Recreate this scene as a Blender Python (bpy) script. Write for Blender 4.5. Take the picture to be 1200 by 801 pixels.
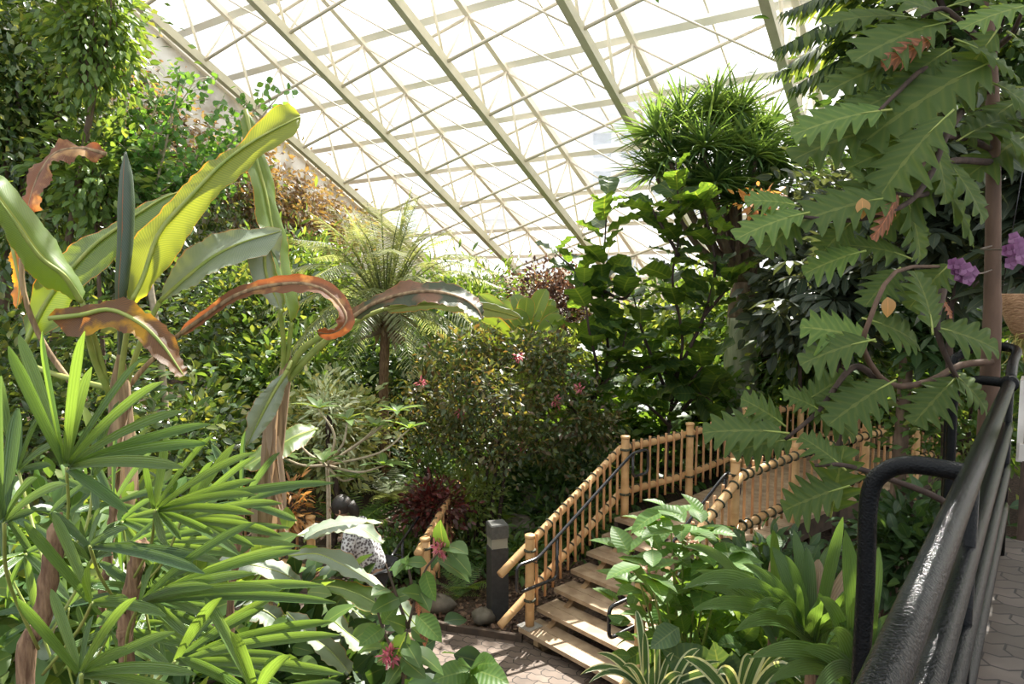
import bpy, math, random
import numpy as np
from mathutils import Vector
# ---------------------------------------------------------------- clear
for o in list(bpy.data.objects): bpy.data.objects.remove(o)
SC = bpy.context.scene
COL = SC.collection
rng = np.random.default_rng(7)
random.seed(7)
PI = math.pi
# ---------------------------------------------------------------- camera
FPX, CAMZ = 820.0, 3.9
PITCH = math.atan(65.5/FPX)
cam_d = bpy.data.cameras.new('camera'); cam = bpy.data.objects.new('camera', cam_d); COL.objects.link(cam)
cam_d.sensor_width = 36; cam_d.lens = FPX/1200*36; cam_d.clip_start = .05; cam_d.clip_end = 400
cam.location = (0, 0, CAMZ); cam.rotation_euler = (PI/2-PITCH, 0, 0)
SC.camera = cam
# ---------------------------------------------------------------- world, sun, exposure
W = bpy.data.worlds.new('sky'); SC.world = W; W.use_nodes = True
wn = W.node_tree; wn.nodes.clear()
tc = wn.nodes.new('ShaderNodeTexCoord'); nz = wn.nodes.new('ShaderNodeTexNoise'); nz.inputs['Scale'].default_value = 2.2; nz.inputs['Detail'].default_value = 5
rp = wn.nodes.new('ShaderNodeValToRGB'); rp.color_ramp.elements[0].position = .38; rp.color_ramp.elements[0].color = (.58, .70, .83, 1)
rp.color_ramp.elements[1].position = .62; rp.color_ramp.elements[1].color = (1, 1, 1, 1)
bg = wn.nodes.new('ShaderNodeBackground'); wo = wn.nodes.new('ShaderNodeOutputWorld'); bg.inputs['Strength'].default_value = 1.1
wn.links.new(tc.outputs['Generated'], nz.inputs['Vector']); wn.links.new(nz.outputs['Fac'], rp.inputs['Fac'])
wn.links.new(rp.outputs['Color'], bg.inputs['Color']); wn.links.new(bg.outputs[0], wo.inputs[0])
SUN_AZ, SUN_EL = math.radians(28), math.radians(52)
sd = bpy.data.lights.new('sun', 'SUN'); sd.energy = 13; sd.angle = math.radians(.6); sd.color = (1, .95, .85)
sun = bpy.data.objects.new('sun', sd); COL.objects.link(sun)
sdir = Vector((math.sin(SUN_AZ)*math.cos(SUN_EL), math.cos(SUN_AZ)*math.cos(SUN_EL), math.sin(SUN_EL)))
sun.rotation_euler = (-sdir).to_track_quat('-Z', 'Y').to_euler(); sun.location = (10, 20, 40)
SC.view_settings.view_transform = 'Standard'; SC.view_settings.look = 'None'
SC.view_settings.gamma = 1; SC.view_settings.use_curve_mapping = False; SC.view_settings.exposure = 0.5
cy = SC.cycles
cy.max_bounces = 7; cy.diffuse_bounces = 4; cy.glossy_bounces = 2; cy.transmission_bounces = 5; cy.transparent_max_bounces = 12
cy.caustics_reflective = False; cy.caustics_refractive = False; cy.sample_clamp_indirect = 4
# ---------------------------------------------------------------- measuring helpers (survey of the photo)
_c, _s = math.cos(PITCH), math.sin(PITCH)
def ray(px, py):
    X = (px-600)/FPX; Y = -(py-400.5)/FPX
    return np.array([X, _c+Y*_s, -_s+Y*_c])
def P(px, py, Y):
    r = ray(px, py); return r*(Y/r[1])+np.array([0, 0, CAMZ])
def Pz(px, py, z):
    r = ray(px, py); return r*((z-CAMZ)/r[2])+np.array([0, 0, CAMZ])
def V(*a): return np.array(a, float)
def unit(v):
    v = np.asarray(v, float); n = np.linalg.norm(v, axis=-1, keepdims=True); return v/np.maximum(n, 1e-9)
def terrain(x, y):
    return -.03 + np.maximum(0, y-11)*.13 + .05*np.sin(x*1.7+y)*np.sin(y*1.3) + np.maximum(0, -x-4.5)*.12
# ---------------------------------------------------------------- materials
MATS = {}
def _mat(name):
    m = bpy.data.materials.new(name); m.use_nodes = True; m.node_tree.nodes.clear()
    MATS[name] = m; N = m.node_tree.nodes; L = m.node_tree.links
    out = N.new('ShaderNodeOutputMaterial'); return m, N, L, out
def rampnode(N, stops):
    r = N.new('ShaderNodeValToRGB'); e = r.color_ramp.elements
    while len(e) < len(stops): e.new(.5)
    for k, (p, c) in enumerate(stops): e[k].position = p; e[k].color = (*c, 1)
    return r
def leaf_mat(name, cols, trans=.42, rough=.42, veins=0, midrib=True, tcol=None, spec=.5, edge=None, blotch=None, stripe=None, ribs=0):
    """cols: colours picked per leaf at random; light passes through the blade"""
    m, N, L, out = _mat(name)
    def ds(c, k=.20): l = .3*c[0]+.6*c[1]+.1*c[2]; return tuple(v*(1-k)+l*k for v in c)
    cols = [ds(c) for c in cols]
    g = N.new('ShaderNodeNewGeometry')
    st = [(i/max(1, len(cols)-1), c) for i, c in enumerate(cols)]
    r = rampnode(N, st); L.new(g.outputs['Random Per Island'], r.inputs['Fac']); col = r.outputs['Color']
    uv = N.new('ShaderNodeUVMap'); sx = N.new('ShaderNodeSeparateXYZ'); L.new(uv.outputs[0], sx.inputs[0])
    def math_(op, a, b=None):
        n = N.new('ShaderNodeMath'); n.operation = op
        for i, v in enumerate((a, b)):
            if v is None: continue
            if isinstance(v, (int, float)): n.inputs[i].default_value = v
            else: L.new(v, n.inputs[i])
        return n.outputs[0]
    def mix(fac, a, b, mode='MIX'):
        n = N.new('ShaderNodeMixRGB'); n.blend_type = mode
        for i, v in enumerate((fac, a, b)):
            if isinstance(v, (int, float)): n.inputs[i].default_value = v
            elif isinstance(v, tuple): n.inputs[i].default_value = (*v, 1)
            else: L.new(v, n.inputs[i])
        return n.outputs[0]
    au = math_('ABSOLUTE', math_('SUBTRACT', sx.outputs[0], .5))
    bump = None
    if veins:
        ph = math_('MULTIPLY', math_('SUBTRACT', sx.outputs[1], math_('MULTIPLY', au, .25)), veins*6.283)
        sn = math_('SINE', ph); f = math_('MULTIPLY', math_('ADD', sn, 1.0), .5); f2 = math_('POWER', f, 3.0)
        col = mix(math_('MULTIPLY', f2, .28), col, (min(1, cols[0][0]*2.6+.03), min(1, cols[0][1]*1.9+.03), cols[0][2]*1.8))
        b = N.new('ShaderNodeBump'); b.inputs['Strength'].default_value = .22; b.inputs['Distance'].default_value = .006
        L.new(f, b.inputs['Height']); bump = b.outputs[0]
    if ribs:
        f = math_('MULTIPLY', math_('ADD', math_('SINE', math_('MULTIPLY', sx.outputs[0], ribs*6.283)), 1.0), .5)
        col = mix(math_('MULTIPLY', f, .3), col, tuple(v*.45 for v in cols[0]))
        b = N.new('ShaderNodeBump'); b.inputs['Strength'].default_value = .5; b.inputs['Distance'].default_value = .006; L.new(f, b.inputs['Height']); bump = b.outputs[0]
    if stripe:
        lt = math_('GREATER_THAN', au, stripe[0]); col = mix(lt, col, stripe[1])
    if midrib:
        lt = math_('LESS_THAN', au, .028); col = mix(math_('MULTIPLY', lt, .4), col, (min(1, cols[0][0]*3+.08), min(1, cols[0][1]*1.8+.1), cols[0][2]*2+.03))
    if blotch:
        nt = N.new('ShaderNodeTexNoise'); nt.inputs['Scale'].default_value = blotch[1]; nt.inputs['Detail'].default_value = 4
        tcx = N.new('ShaderNodeTexCoord'); L.new(tcx.outputs['Object'], nt.inputs['Vector'])
        rr = rampnode(N, [(blotch[2], (0, 0, 0)), (min(1, blotch[2]+.12), (1, 1, 1))]); L.new(nt.outputs['Fac'], rr.inputs['Fac'])
        col = mix(rr.outputs['Color'], col, blotch[0])
    if edge:
        nt = N.new('ShaderNodeTexNoise'); nt.inputs['Scale'].default_value = 9
        tcx = N.new('ShaderNodeTexCoord'); L.new(tcx.outputs['Object'], nt.inputs['Vector'])
        t = math_('GREATER_THAN', math_('ADD', au, math_('MULTIPLY', nt.outputs['Fac'], .06)), .515); col = mix(t, col, edge)
    pb = N.new('ShaderNodeBsdfPrincipled'); pb.inputs['Roughness'].default_value = rough; pb.inputs['Specular IOR Level'].default_value = spec
    tr = N.new('ShaderNodeBsdfTranslucent'); ms = N.new('ShaderNodeMixShader'); ms.inputs[0].default_value = trans
    L.new(col, pb.inputs['Base Color'])
    tmul = tcol or (2.5, 2.05, .75)
    tm = N.new('ShaderNodeMixRGB'); tm.blend_type = 'MULTIPLY'; tm.inputs[0].default_value = 1; tm.inputs[2].default_value = (*tmul, 1); L.new(col, tm.inputs[1])
    L.new(tm.outputs[0], tr.inputs['Color'])
    if bump: L.new(bump, pb.inputs['Normal'])
    L.new(pb.outputs[0], ms.inputs[1]); L.new(tr.outputs[0], ms.inputs[2]); L.new(ms.outputs[0], out.inputs[0])
    return m
def solid(name, a, b=None, rough=.6, scale=8, metal=0, bump=0, stretch=(1, 1, 1), spec=.5, detail=5, bscale=None, coord='Object', island=0, coat=0):
    m, N, L, out = _mat(name)
    pb = N.new('ShaderNodeBsdfPrincipled'); pb.inputs['Roughness'].default_value = rough; pb.inputs['Metallic'].default_value = metal
    pb.inputs['Specular IOR Level'].default_value = spec; pb.inputs['Coat Weight'].default_value = coat
    L.new(pb.outputs[0], out.inputs[0])
    t = N.new('ShaderNodeTexCoord'); mp = N.new('ShaderNodeMapping'); mp.inputs['Scale'].default_value = stretch
    L.new(t.outputs[coord], mp.inputs['Vector'])
    n = N.new('ShaderNodeTexNoise'); n.inputs['Scale'].default_value = scale; n.inputs['Detail'].default_value = detail; L.new(mp.outputs[0], n.inputs['Vector'])
    r = rampnode(N, [(.35, a), (.65, b or a)]); L.new(n.outputs['Fac'], r.inputs['Fac']); col = r.outputs['Color']
    if island:
        g = N.new('ShaderNodeNewGeometry'); hs = N.new('ShaderNodeHueSaturation'); mr = N.new('ShaderNodeMapRange')
        mr.inputs['To Min'].default_value = 1-island; mr.inputs['To Max'].default_value = 1+island
        L.new(g.outputs['Random Per Island'], mr.inputs['Value']); L.new(mr.outputs[0], hs.inputs['Value']); L.new(col, hs.inputs['Color']); col = hs.outputs[0]
    L.new(col, pb.inputs['Base Color'])
    if bump:
        n2 = n
        if bscale:
            n2 = N.new('ShaderNodeTexNoise'); n2.inputs['Scale'].default_value = bscale; n2.inputs['Detail'].default_value = 3; L.new(mp.outputs[0], n2.inputs['Vector'])
        b = N.new('ShaderNodeBump'); b.inputs['Strength'].default_value = bump; b.inputs['Distance'].default_value = .02
        L.new(n2.outputs['Fac'], b.inputs['Height']); L.new(b.outputs[0], pb.inputs['Normal'])
    return m
# leaf colours ------------------------------------------------------
leaf_mat('l_mid', [(.035, .10, .014), (.06, .16, .02), (.10, .21, .03), (.05, .13, .02), (.18, .24, .04)])
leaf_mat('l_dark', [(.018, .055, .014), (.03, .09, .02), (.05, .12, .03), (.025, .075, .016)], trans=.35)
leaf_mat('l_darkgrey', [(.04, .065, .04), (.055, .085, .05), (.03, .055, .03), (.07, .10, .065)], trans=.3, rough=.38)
leaf_mat('l_bright', [(.08, .18, .02), (.12, .23, .03), (.06, .15, .02), (.18, .27, .04)], trans=.42)
leaf_mat('l_lime', [(.15, .24, .04), (.22, .30, .06), (.10, .20, .03)], trans=.42)
leaf_mat('l_vine', [(.035, .09, .02), (.06, .14, .03), (.09, .19, .03), (.22, .26, .05), (.05, .11, .02), (.04, .1, .025)], trans=.35, rough=.27, spec=1.0)
leaf_mat('l_round', [(.05, .17, .02), (.07, .23, .03), (.10, .26, .04)], trans=.45)
leaf_mat('l_dryvine', [(.28, .19, .10), (.20, .12, .06), (.10, .11, .04), (.36, .28, .17), (.16, .09, .05)], trans=.3)
leaf_mat('l_pale', [(.36, .42, .16), (.16, .26, .07), (.5, .5, .26), (.10, .2, .05)], trans=.35)
leaf_mat('l_purple', [(.09, .045, .045), (.17, .10, .07), (.06, .035, .035), (.26, .18, .10)], trans=.35, tcol=(1.6, 1.1, .7))
leaf_mat('l_red', [(.10, .015, .015), (.05, .02, .015), (.18, .03, .03), (.07, .05, .02)], trans=.35, tcol=(2.2, .7, .6))
leaf_mat('l_yelmix', [(.035, .075, .02), (.06, .11, .03), (.10, .12, .03), (.03, .07, .02), (.22, .18, .04), (.05, .09, .03), (.13, .07, .03), (.04, .08, .02)], trans=.4)
leaf_mat('l_orange', [(.5, .2, .03), (.6, .32, .05), (.35, .12, .03)], trans=.4, tcol=(1.4, 1.1, .7))
leaf_mat('l_fern', [(.08, .2, .03), (.13, .27, .05), (.2, .32, .08)], trans=.45, midrib=False)
leaf_mat('l_date', [(.20, .25, .12), (.28, .32, .17), (.14, .2, .08), (.38, .40, .24)], trans=.42, tcol=(2., 1.9, .9), rough=.35)
leaf_mat('l_rhapis', [(.07, .19, .025), (.14, .28, .04), (.05, .14, .025), (.18, .30, .05)], trans=.46, veins=0, rough=.28, spec=.9, edge=None, ribs=6, midrib=False)
leaf_mat('l_rhapisdark', [(.05, .13, .04), (.08, .18, .06), (.1, .22, .08)], trans=.35, rough=.3, spec=.7, ribs=6, midrib=False)
leaf_mat('l_banana', [(.09, .19, .02), (.09, .19, .02)], trans=.45, veins=110, rough=.42, spec=1.0, edge=(.4, .2, .04), tcol=(3.0, 2.3, .5))
leaf_mat('l_bananayel', [(.20, .27, .02), (.20, .27, .02)], trans=.55, veins=110, rough=.4, edge=(.5, .28, .05), tcol=(2.0, 1.8, .4))
leaf_mat('l_bananagrey', [(.17, .24, .16), (.17, .24, .16)], trans=.14, veins=100, rough=.42, spec=.8, edge=(.35, .2, .1))
leaf_mat('l_bananadark', [(.05, .09, .055), (.05, .09, .055)], trans=.15, veins=80, rough=.35, edge=(.25, .1, .04))
leaf_mat('l_bananabrown', [(.17, .07, .028), (.17, .07, .028)], trans=.3, veins=70, rough=.6, tcol=(2.6, 1.5, .6), blotch=((.45, .28, .12), 6, .56))
leaf_mat('l_bananamix', [(.13, .07, .03), (.13, .07, .03)], trans=.45, veins=70, rough=.5, tcol=(3.2, 2.0, .5), blotch=((.42, .26, .02), 5, .46))
leaf_mat('l_bananaoldgreen', [(.04, .06, .03), (.04, .06, .03)], trans=.2, veins=80, rough=.42, edge=(.30, .13, .06), blotch=((.19, .10, .06), 5, .5))
leaf_mat('l_bread', [(.042, .085, .018), (.058, .108, .02), (.07, .13, .022), (.035, .07, .018)], trans=.40, veins=9, rough=.55, spec=.22, tcol=(2.0, 1.9, .6))
leaf_mat('l_breadbright', [(.08, .17, .03), (.11, .22, .03)], trans=.42, veins=9, rough=.5, spec=.25)
leaf_mat('l_dead', [(.3, .12, .05), (.22, .09, .04)], trans=.35, veins=8, rough=.7, tcol=(1.8, 1.2, .7))
leaf_mat('l_fiddle', [(.045, .115, .02), (.065, .16, .025), (.035, .09, .02), (.12, .25, .035)], trans=.48, veins=7, rough=.32, spec=.7, tcol=(2.8, 2.4, .6))
leaf_mat('l_dracaena', [(.07, .17, .04), (.11, .23, .06), (.05, .13, .035), (.16, .28, .08)], trans=.42, rough=.35, midrib=False)
leaf_mat('l_fishtail', [(.03, .075, .025), (.05, .11, .03), (.2, .3, .04)], trans=.4)
leaf_mat('l_strap', [(.08, .2, .035), (.12, .25, .05), (.06, .16, .03), (.16, .28, .07)], trans=.42, veins=0, rough=.35, ribs=7, midrib=False)
leaf_mat('l_strapdry', [(.4, .26, .15), (.5, .36, .24)], trans=.3, rough=.7, tcol=(1.3, 1.1, .8), ribs=7, midrib=False)
leaf_mat('l_varieg', [(.06, .16, .04), (.09, .2, .05)], trans=.3, rough=.35, midrib=False, stripe=(.30, (.62, .66, .48)), ribs=5)
leaf_mat('l_hydrangea', [(.055, .15, .02), (.08, .2, .025), (.11, .24, .03)], trans=.40, veins=9, rough=.45, spec=.3)
leaf_mat('l_calathea', [(.05, .12, .04), (.07, .15, .05)], trans=.3, veins=10, rough=.4)
leaf_mat('petal', [(.26, .08, .23), (.36, .15, .32), (.2, .05, .17)], trans=.4, midrib=False, tcol=(1.2, 1, 1.2))
leaf_mat('petalpink', [(.6, .05, .12), (.7, .2, .25)], trans=.3, midrib=False, tcol=(1.2, 1, 1))
leaf_mat('palepink', [(.5, .28, .2), (.55, .36, .25)], trans=.3, midrib=False, tcol=(1.2, 1, 1))
leaf_mat('cream_leaf', [(.62, .66, .42), (.45, .55, .26), (.7, .7, .5)], trans=.35, midrib=False, tcol=(1.2, 1.2, .9))
# solids ------------------------------------------------------------
solid('bark', (.10, .065, .045), (.19, .13, .09), .9, 14, bump=.6, stretch=(1, 1, .35))
solid('bark_dark', (.035, .022, .018), (.075, .048, .036), .85, 18, bump=.5, stretch=(1, 1, .4))
solid('bark_red', (.075, .042, .026), (.12, .07, .045), .8, 14, bump=.3, stretch=(1, 1, .3))
solid('bark_green', (.26, .29, .2), (.42, .42, .3), .9, 9, bump=.6, stretch=(1.5, 1.5, .25))
solid('bark_pale', (.36, .29, .2), (.5, .42, .32), .8, 16, bump=.3)
solid('fiber', (.13, .07, .04), (.30, .19, .11), .95, 24, bump=.9, stretch=(2.5, 2.5, .4))
solid('pseudostem', (.15, .095, .05), (.36, .25, .14), .85, 10, bump=.5, stretch=(3, 3, .25))
solid('petiole', (.20, .27, .05), (.30, .33, .08), .5, 10)
solid('petiole_dark', (.06, .045, .03), (.11, .07, .045), .5, 10)
solid('bamboo', (.52, .30, .13), (.66, .42, .2), .42, 6, bump=.08, island=.12)
solid('bamboo_thin', (.45, .23, .105), (.58, .33, .16), .5, 6, island=.16)
solid('lashing', (.035, .038, .022), (.07, .07, .04), .8, 40)
solid('timber', (.30, .205, .125), (.46, .34, .22), .7, 7, bump=.35, stretch=(1, 1, 1), island=.14)
solid('timber_side', (.26, .16, .08), (.38, .25, .13), .75, 7, bump=.3)
solid('timber_dark', (.05, .035, .025), (.09, .06, .04), .85, 7, bump=.3)
solid('black_paint', (.004, .005, .006), (.007, .008, .009), .15, 60, bump=.3, spec=.16, bscale=150)
solid('black_metal', (.012, .013, .016), (.02, .022, .026), .25, 20, spec=.8)
solid('bollard_body', (.035, .035, .035), (.05, .05, .048), .6, 20)
solid('bollard_top', (.07, .07, .065), (.10, .10, .09), .7, 30, bump=.2)
solid('steel_plate', (.4, .38, .35), (.5, .48, .44), .5, 20, metal=.4)
solid('cream_steel', (.88, .81, .68), (.92, .86, .74), .5, 5)
solid('olive_steel', (.66, .60, .42), (.72, .66, .48), .5, 5)
solid('white_steel', (.90, .90, .88), (.94, .94, .93), .5, 4)
solid('brace_steel', (.74, .66, .54), (.8, .72, .6), .5, 4)
solid('mulch', (.035, .022, .015), (.115, .07, .045), .95, 28, bump=1.0, bscale=45, coord='Object', detail=8)
solid('chip', (.10, .055, .035), (.22, .14, .09), .9, 20, island=.5)
solid('stone', (.10, .09, .06), (.22, .19, .15), .9, 6, bump=.6)
solid('skin', (.42, .24, .17), (.48, .28, .2), .5, 12)
solid('hair', (.012, .009, .008), (.03, .022, .018), .4, 30, stretch=(8, 8, 1), bump=.4)
solid('trousers', (.02, .021, .024), (.03, .031, .034), .9, 20, bump=.2)
solid('shoe', (.03, .025, .022), (.04, .03, .03), .6, 20)
solid('paper', (.72, .66, .56), (.82, .76, .66), .8, 8)
solid('clear_plastic', (.45, .42, .38), (.6, .57, .52), .2, 8)
solid('basket', (.26, .14, .07), (.42, .25, .14), .9, 30, bump=.8, stretch=(1, 1, 3))
solid('moss', (.4, .3, .08), (.28, .27, .08), .95, 30, bump=.8)
solid('building', (.50, .52, .56), (.60, .62, .66), .8, 1)
solid('building_glass', (.22, .27, .33), (.38, .43, .5), .3, 1)
solid('terracotta', (.45, .25, .2), (.5, .3, .24), .8, 2)
def custom_mats():
    # whitewashed wall
    m, N, L, out = _mat('wall_paint'); pb = N.new('ShaderNodeBsdfPrincipled'); pb.inputs['Roughness'].default_value = .9
    t = N.new('ShaderNodeTexCoord'); n = N.new('ShaderNodeTexNoise'); n.inputs['Scale'].default_value = 1.3; n.inputs['Detail'].default_value = 8
    r = rampnode(N, [(.35, (.42, .38, .32)), (.5, (.70, .68, .63)), (.62, (.8, .79, .76))]); L.new(t.outputs['Object'], n.inputs[0]); L.new(n.outputs[0], r.inputs[0])
    L.new(r.outputs[0], pb.inputs['Base Color']); L.new(pb.outputs[0], out.inputs[0])
    # roof glazing: mostly clear, a little milky, a little glossy
    m, N, L, out = _mat('glazing'); tr = N.new('ShaderNodeBsdfTransparent'); tr.inputs[0].default_value = (.96, .97, .98, 1)
    tl = N.new('ShaderNodeBsdfTranslucent'); tl.inputs[0].default_value = (.95, .93, .88, 1); gl = N.new('ShaderNodeBsdfGlossy'); gl.inputs['Roughness'].default_value = .08
    g = N.new('ShaderNodeNewGeometry'); mr = N.new('ShaderNodeMapRange'); mr.inputs['To Min'].default_value = .06; mr.inputs['To Max'].default_value = .42
    pw = N.new('ShaderNodeMath'); pw.operation = 'POWER'; pw.inputs[1].default_value = 2.2; L.new(g.outputs['Random Per Island'], pw.inputs[0]); L.new(pw.outputs[0], mr.inputs['Value'])
    m1 = N.new('ShaderNodeMixShader'); L.new(mr.outputs[0], m1.inputs[0]); L.new(tr.outputs[0], m1.inputs[1]); L.new(tl.outputs[0], m1.inputs[2])
    m2 = N.new('ShaderNodeMixShader'); m2.inputs[0].default_value = .04; L.new(m1.outputs[0], m2.inputs[1]); L.new(gl.outputs[0], m2.inputs[2]); L.new(m2.outputs[0], out.inputs[0])
    # clear lens of the bollard
    m, N, L, out = _mat('lens'); tr = N.new('ShaderNodeBsdfTransparent'); tr.inputs[0].default_value = (.8, .8, .74, 1)
    df = N.new('ShaderNodeBsdfPrincipled'); df.inputs['Base Color'].default_value = (.5, .5, .42, 1); df.inputs['Roughness'].default_value = .15
    m1 = N.new('ShaderNodeMixShader'); m1.inputs[0].default_value = .55; L.new(tr.outputs[0], m1.inputs[1]); L.new(df.outputs[0], m1.inputs[2]); L.new(m1.outputs[0], out.inputs[0])
    # printed blouse
    m, N, L, out = _mat('blouse'); pb = N.new('ShaderNodeBsdfPrincipled'); pb.inputs['Roughness'].default_value = .8
    t = N.new('ShaderNodeTexCoord'); v = N.new('ShaderNodeTexVoronoi'); v.inputs['Scale'].default_value = 34
    r = rampnode(N, [(.2, (.10, .08, .09)), (.42, (.20, .19, .2)), (.55, (.62, .62, .64))]); L.new(t.outputs['Object'], v.inputs['Vector']); L.new(v.outputs['Distance'], r.inputs[0])
    L.new(r.outputs[0], pb.inputs['Base Color']); L.new(pb.outputs[0], out.inputs[0])
    # zigzag interlocking clay pavers
    for nm, c1, c2, cm in (('pavers', (.12, .088, .068), (.19, .14, .11), (.03, .023, .018)), ('pavers_high', (.08, .068, .058), (.12, .10, .088), (.035, .032, .03))):
        m, N, L, out = _mat(nm); pb = N.new('ShaderNodeBsdfPrincipled'); pb.inputs['Roughness'].default_value = .75
        t = N.new('ShaderNodeTexCoord'); mp = N.new('ShaderNodeMapping'); mp.inputs['Rotation'].default_value = (0, 0, .35); L.new(t.outputs['Object'], mp.inputs[0])
        sx = N.new('ShaderNodeSeparateXYZ'); L.new(mp.outputs[0], sx.inputs[0])
        def tri(src, freq, amp):
            a = N.new('ShaderNodeMath'); a.operation = 'MULTIPLY'; a.inputs[1].default_value = freq; L.new(src, a.inputs[0])
            b = N.new('ShaderNodeMath'); b.operation = 'PINGPONG'; b.inputs[1].default_value = 1; L.new(a.outputs[0], b.inputs[0])
            c = N.new('ShaderNodeMath'); c.operation = 'MULTIPLY'; c.inputs[1].default_value = amp; L.new(b.outputs[0], c.inputs[0]); return c.outputs[0]
        ax = N.new('ShaderNodeMath'); ax.operation = 'ADD'; L.new(sx.outputs[0], ax.inputs[0]); L.new(tri(sx.outputs[1], 17.8, .022), ax.inputs[1])
        ay = N.new('ShaderNodeMath'); ay.operation = 'ADD'; L.new(sx.outputs[1], ay.inputs[0]); L.new(tri(sx.outputs[0], 17.8, .022), ay.inputs[1])
        cx = N.new('ShaderNodeCombineXYZ'); L.new(ax.outputs[0], cx.inputs[0]); L.new(ay.outputs[0], cx.inputs[1])
        bt = N.new('ShaderNodeTexBrick'); bt.inputs['Scale'].default_value = 1; bt.inputs['Brick Width'].default_value = .225; bt.inputs['Row Height'].default_value = .1125
        bt.inputs['Mortar Size'].default_value = .006; bt.inputs['Mortar Smooth'].default_value = .3; bt.inputs['Color1'].default_value = (*c1, 1); bt.inputs['Color2'].default_value = (*c2, 1); bt.inputs['Mortar'].default_value = (*cm, 1)
        L.new(cx.outputs[0], bt.inputs['Vector']); n = N.new('ShaderNodeTexNoise'); n.inputs['Scale'].default_value = 5; n.inputs['Detail'].default_value = 6; L.new(t.outputs['Object'], n.inputs[0])
        mx = N.new('ShaderNodeMixRGB'); mx.blend_type = 'OVERLAY'; mx.inputs[0].default_value = .5; L.new(bt.outputs['Color'], mx.inputs[1]); L.new(n.outputs['Fac'], mx.inputs[2])
        b = N.new('ShaderNodeBump'); b.inputs['Strength'].default_value = .6; b.inputs['Distance'].default_value = .01; b.invert = True
        L.new(bt.outputs['Fac'], b.inputs['Height']); L.new(b.outputs[0], pb.inputs['Normal']); L.new(mx.outputs[0], pb.inputs['Base Color']); L.new(pb.outputs[0], out.inputs[0])
custom_mats()
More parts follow.
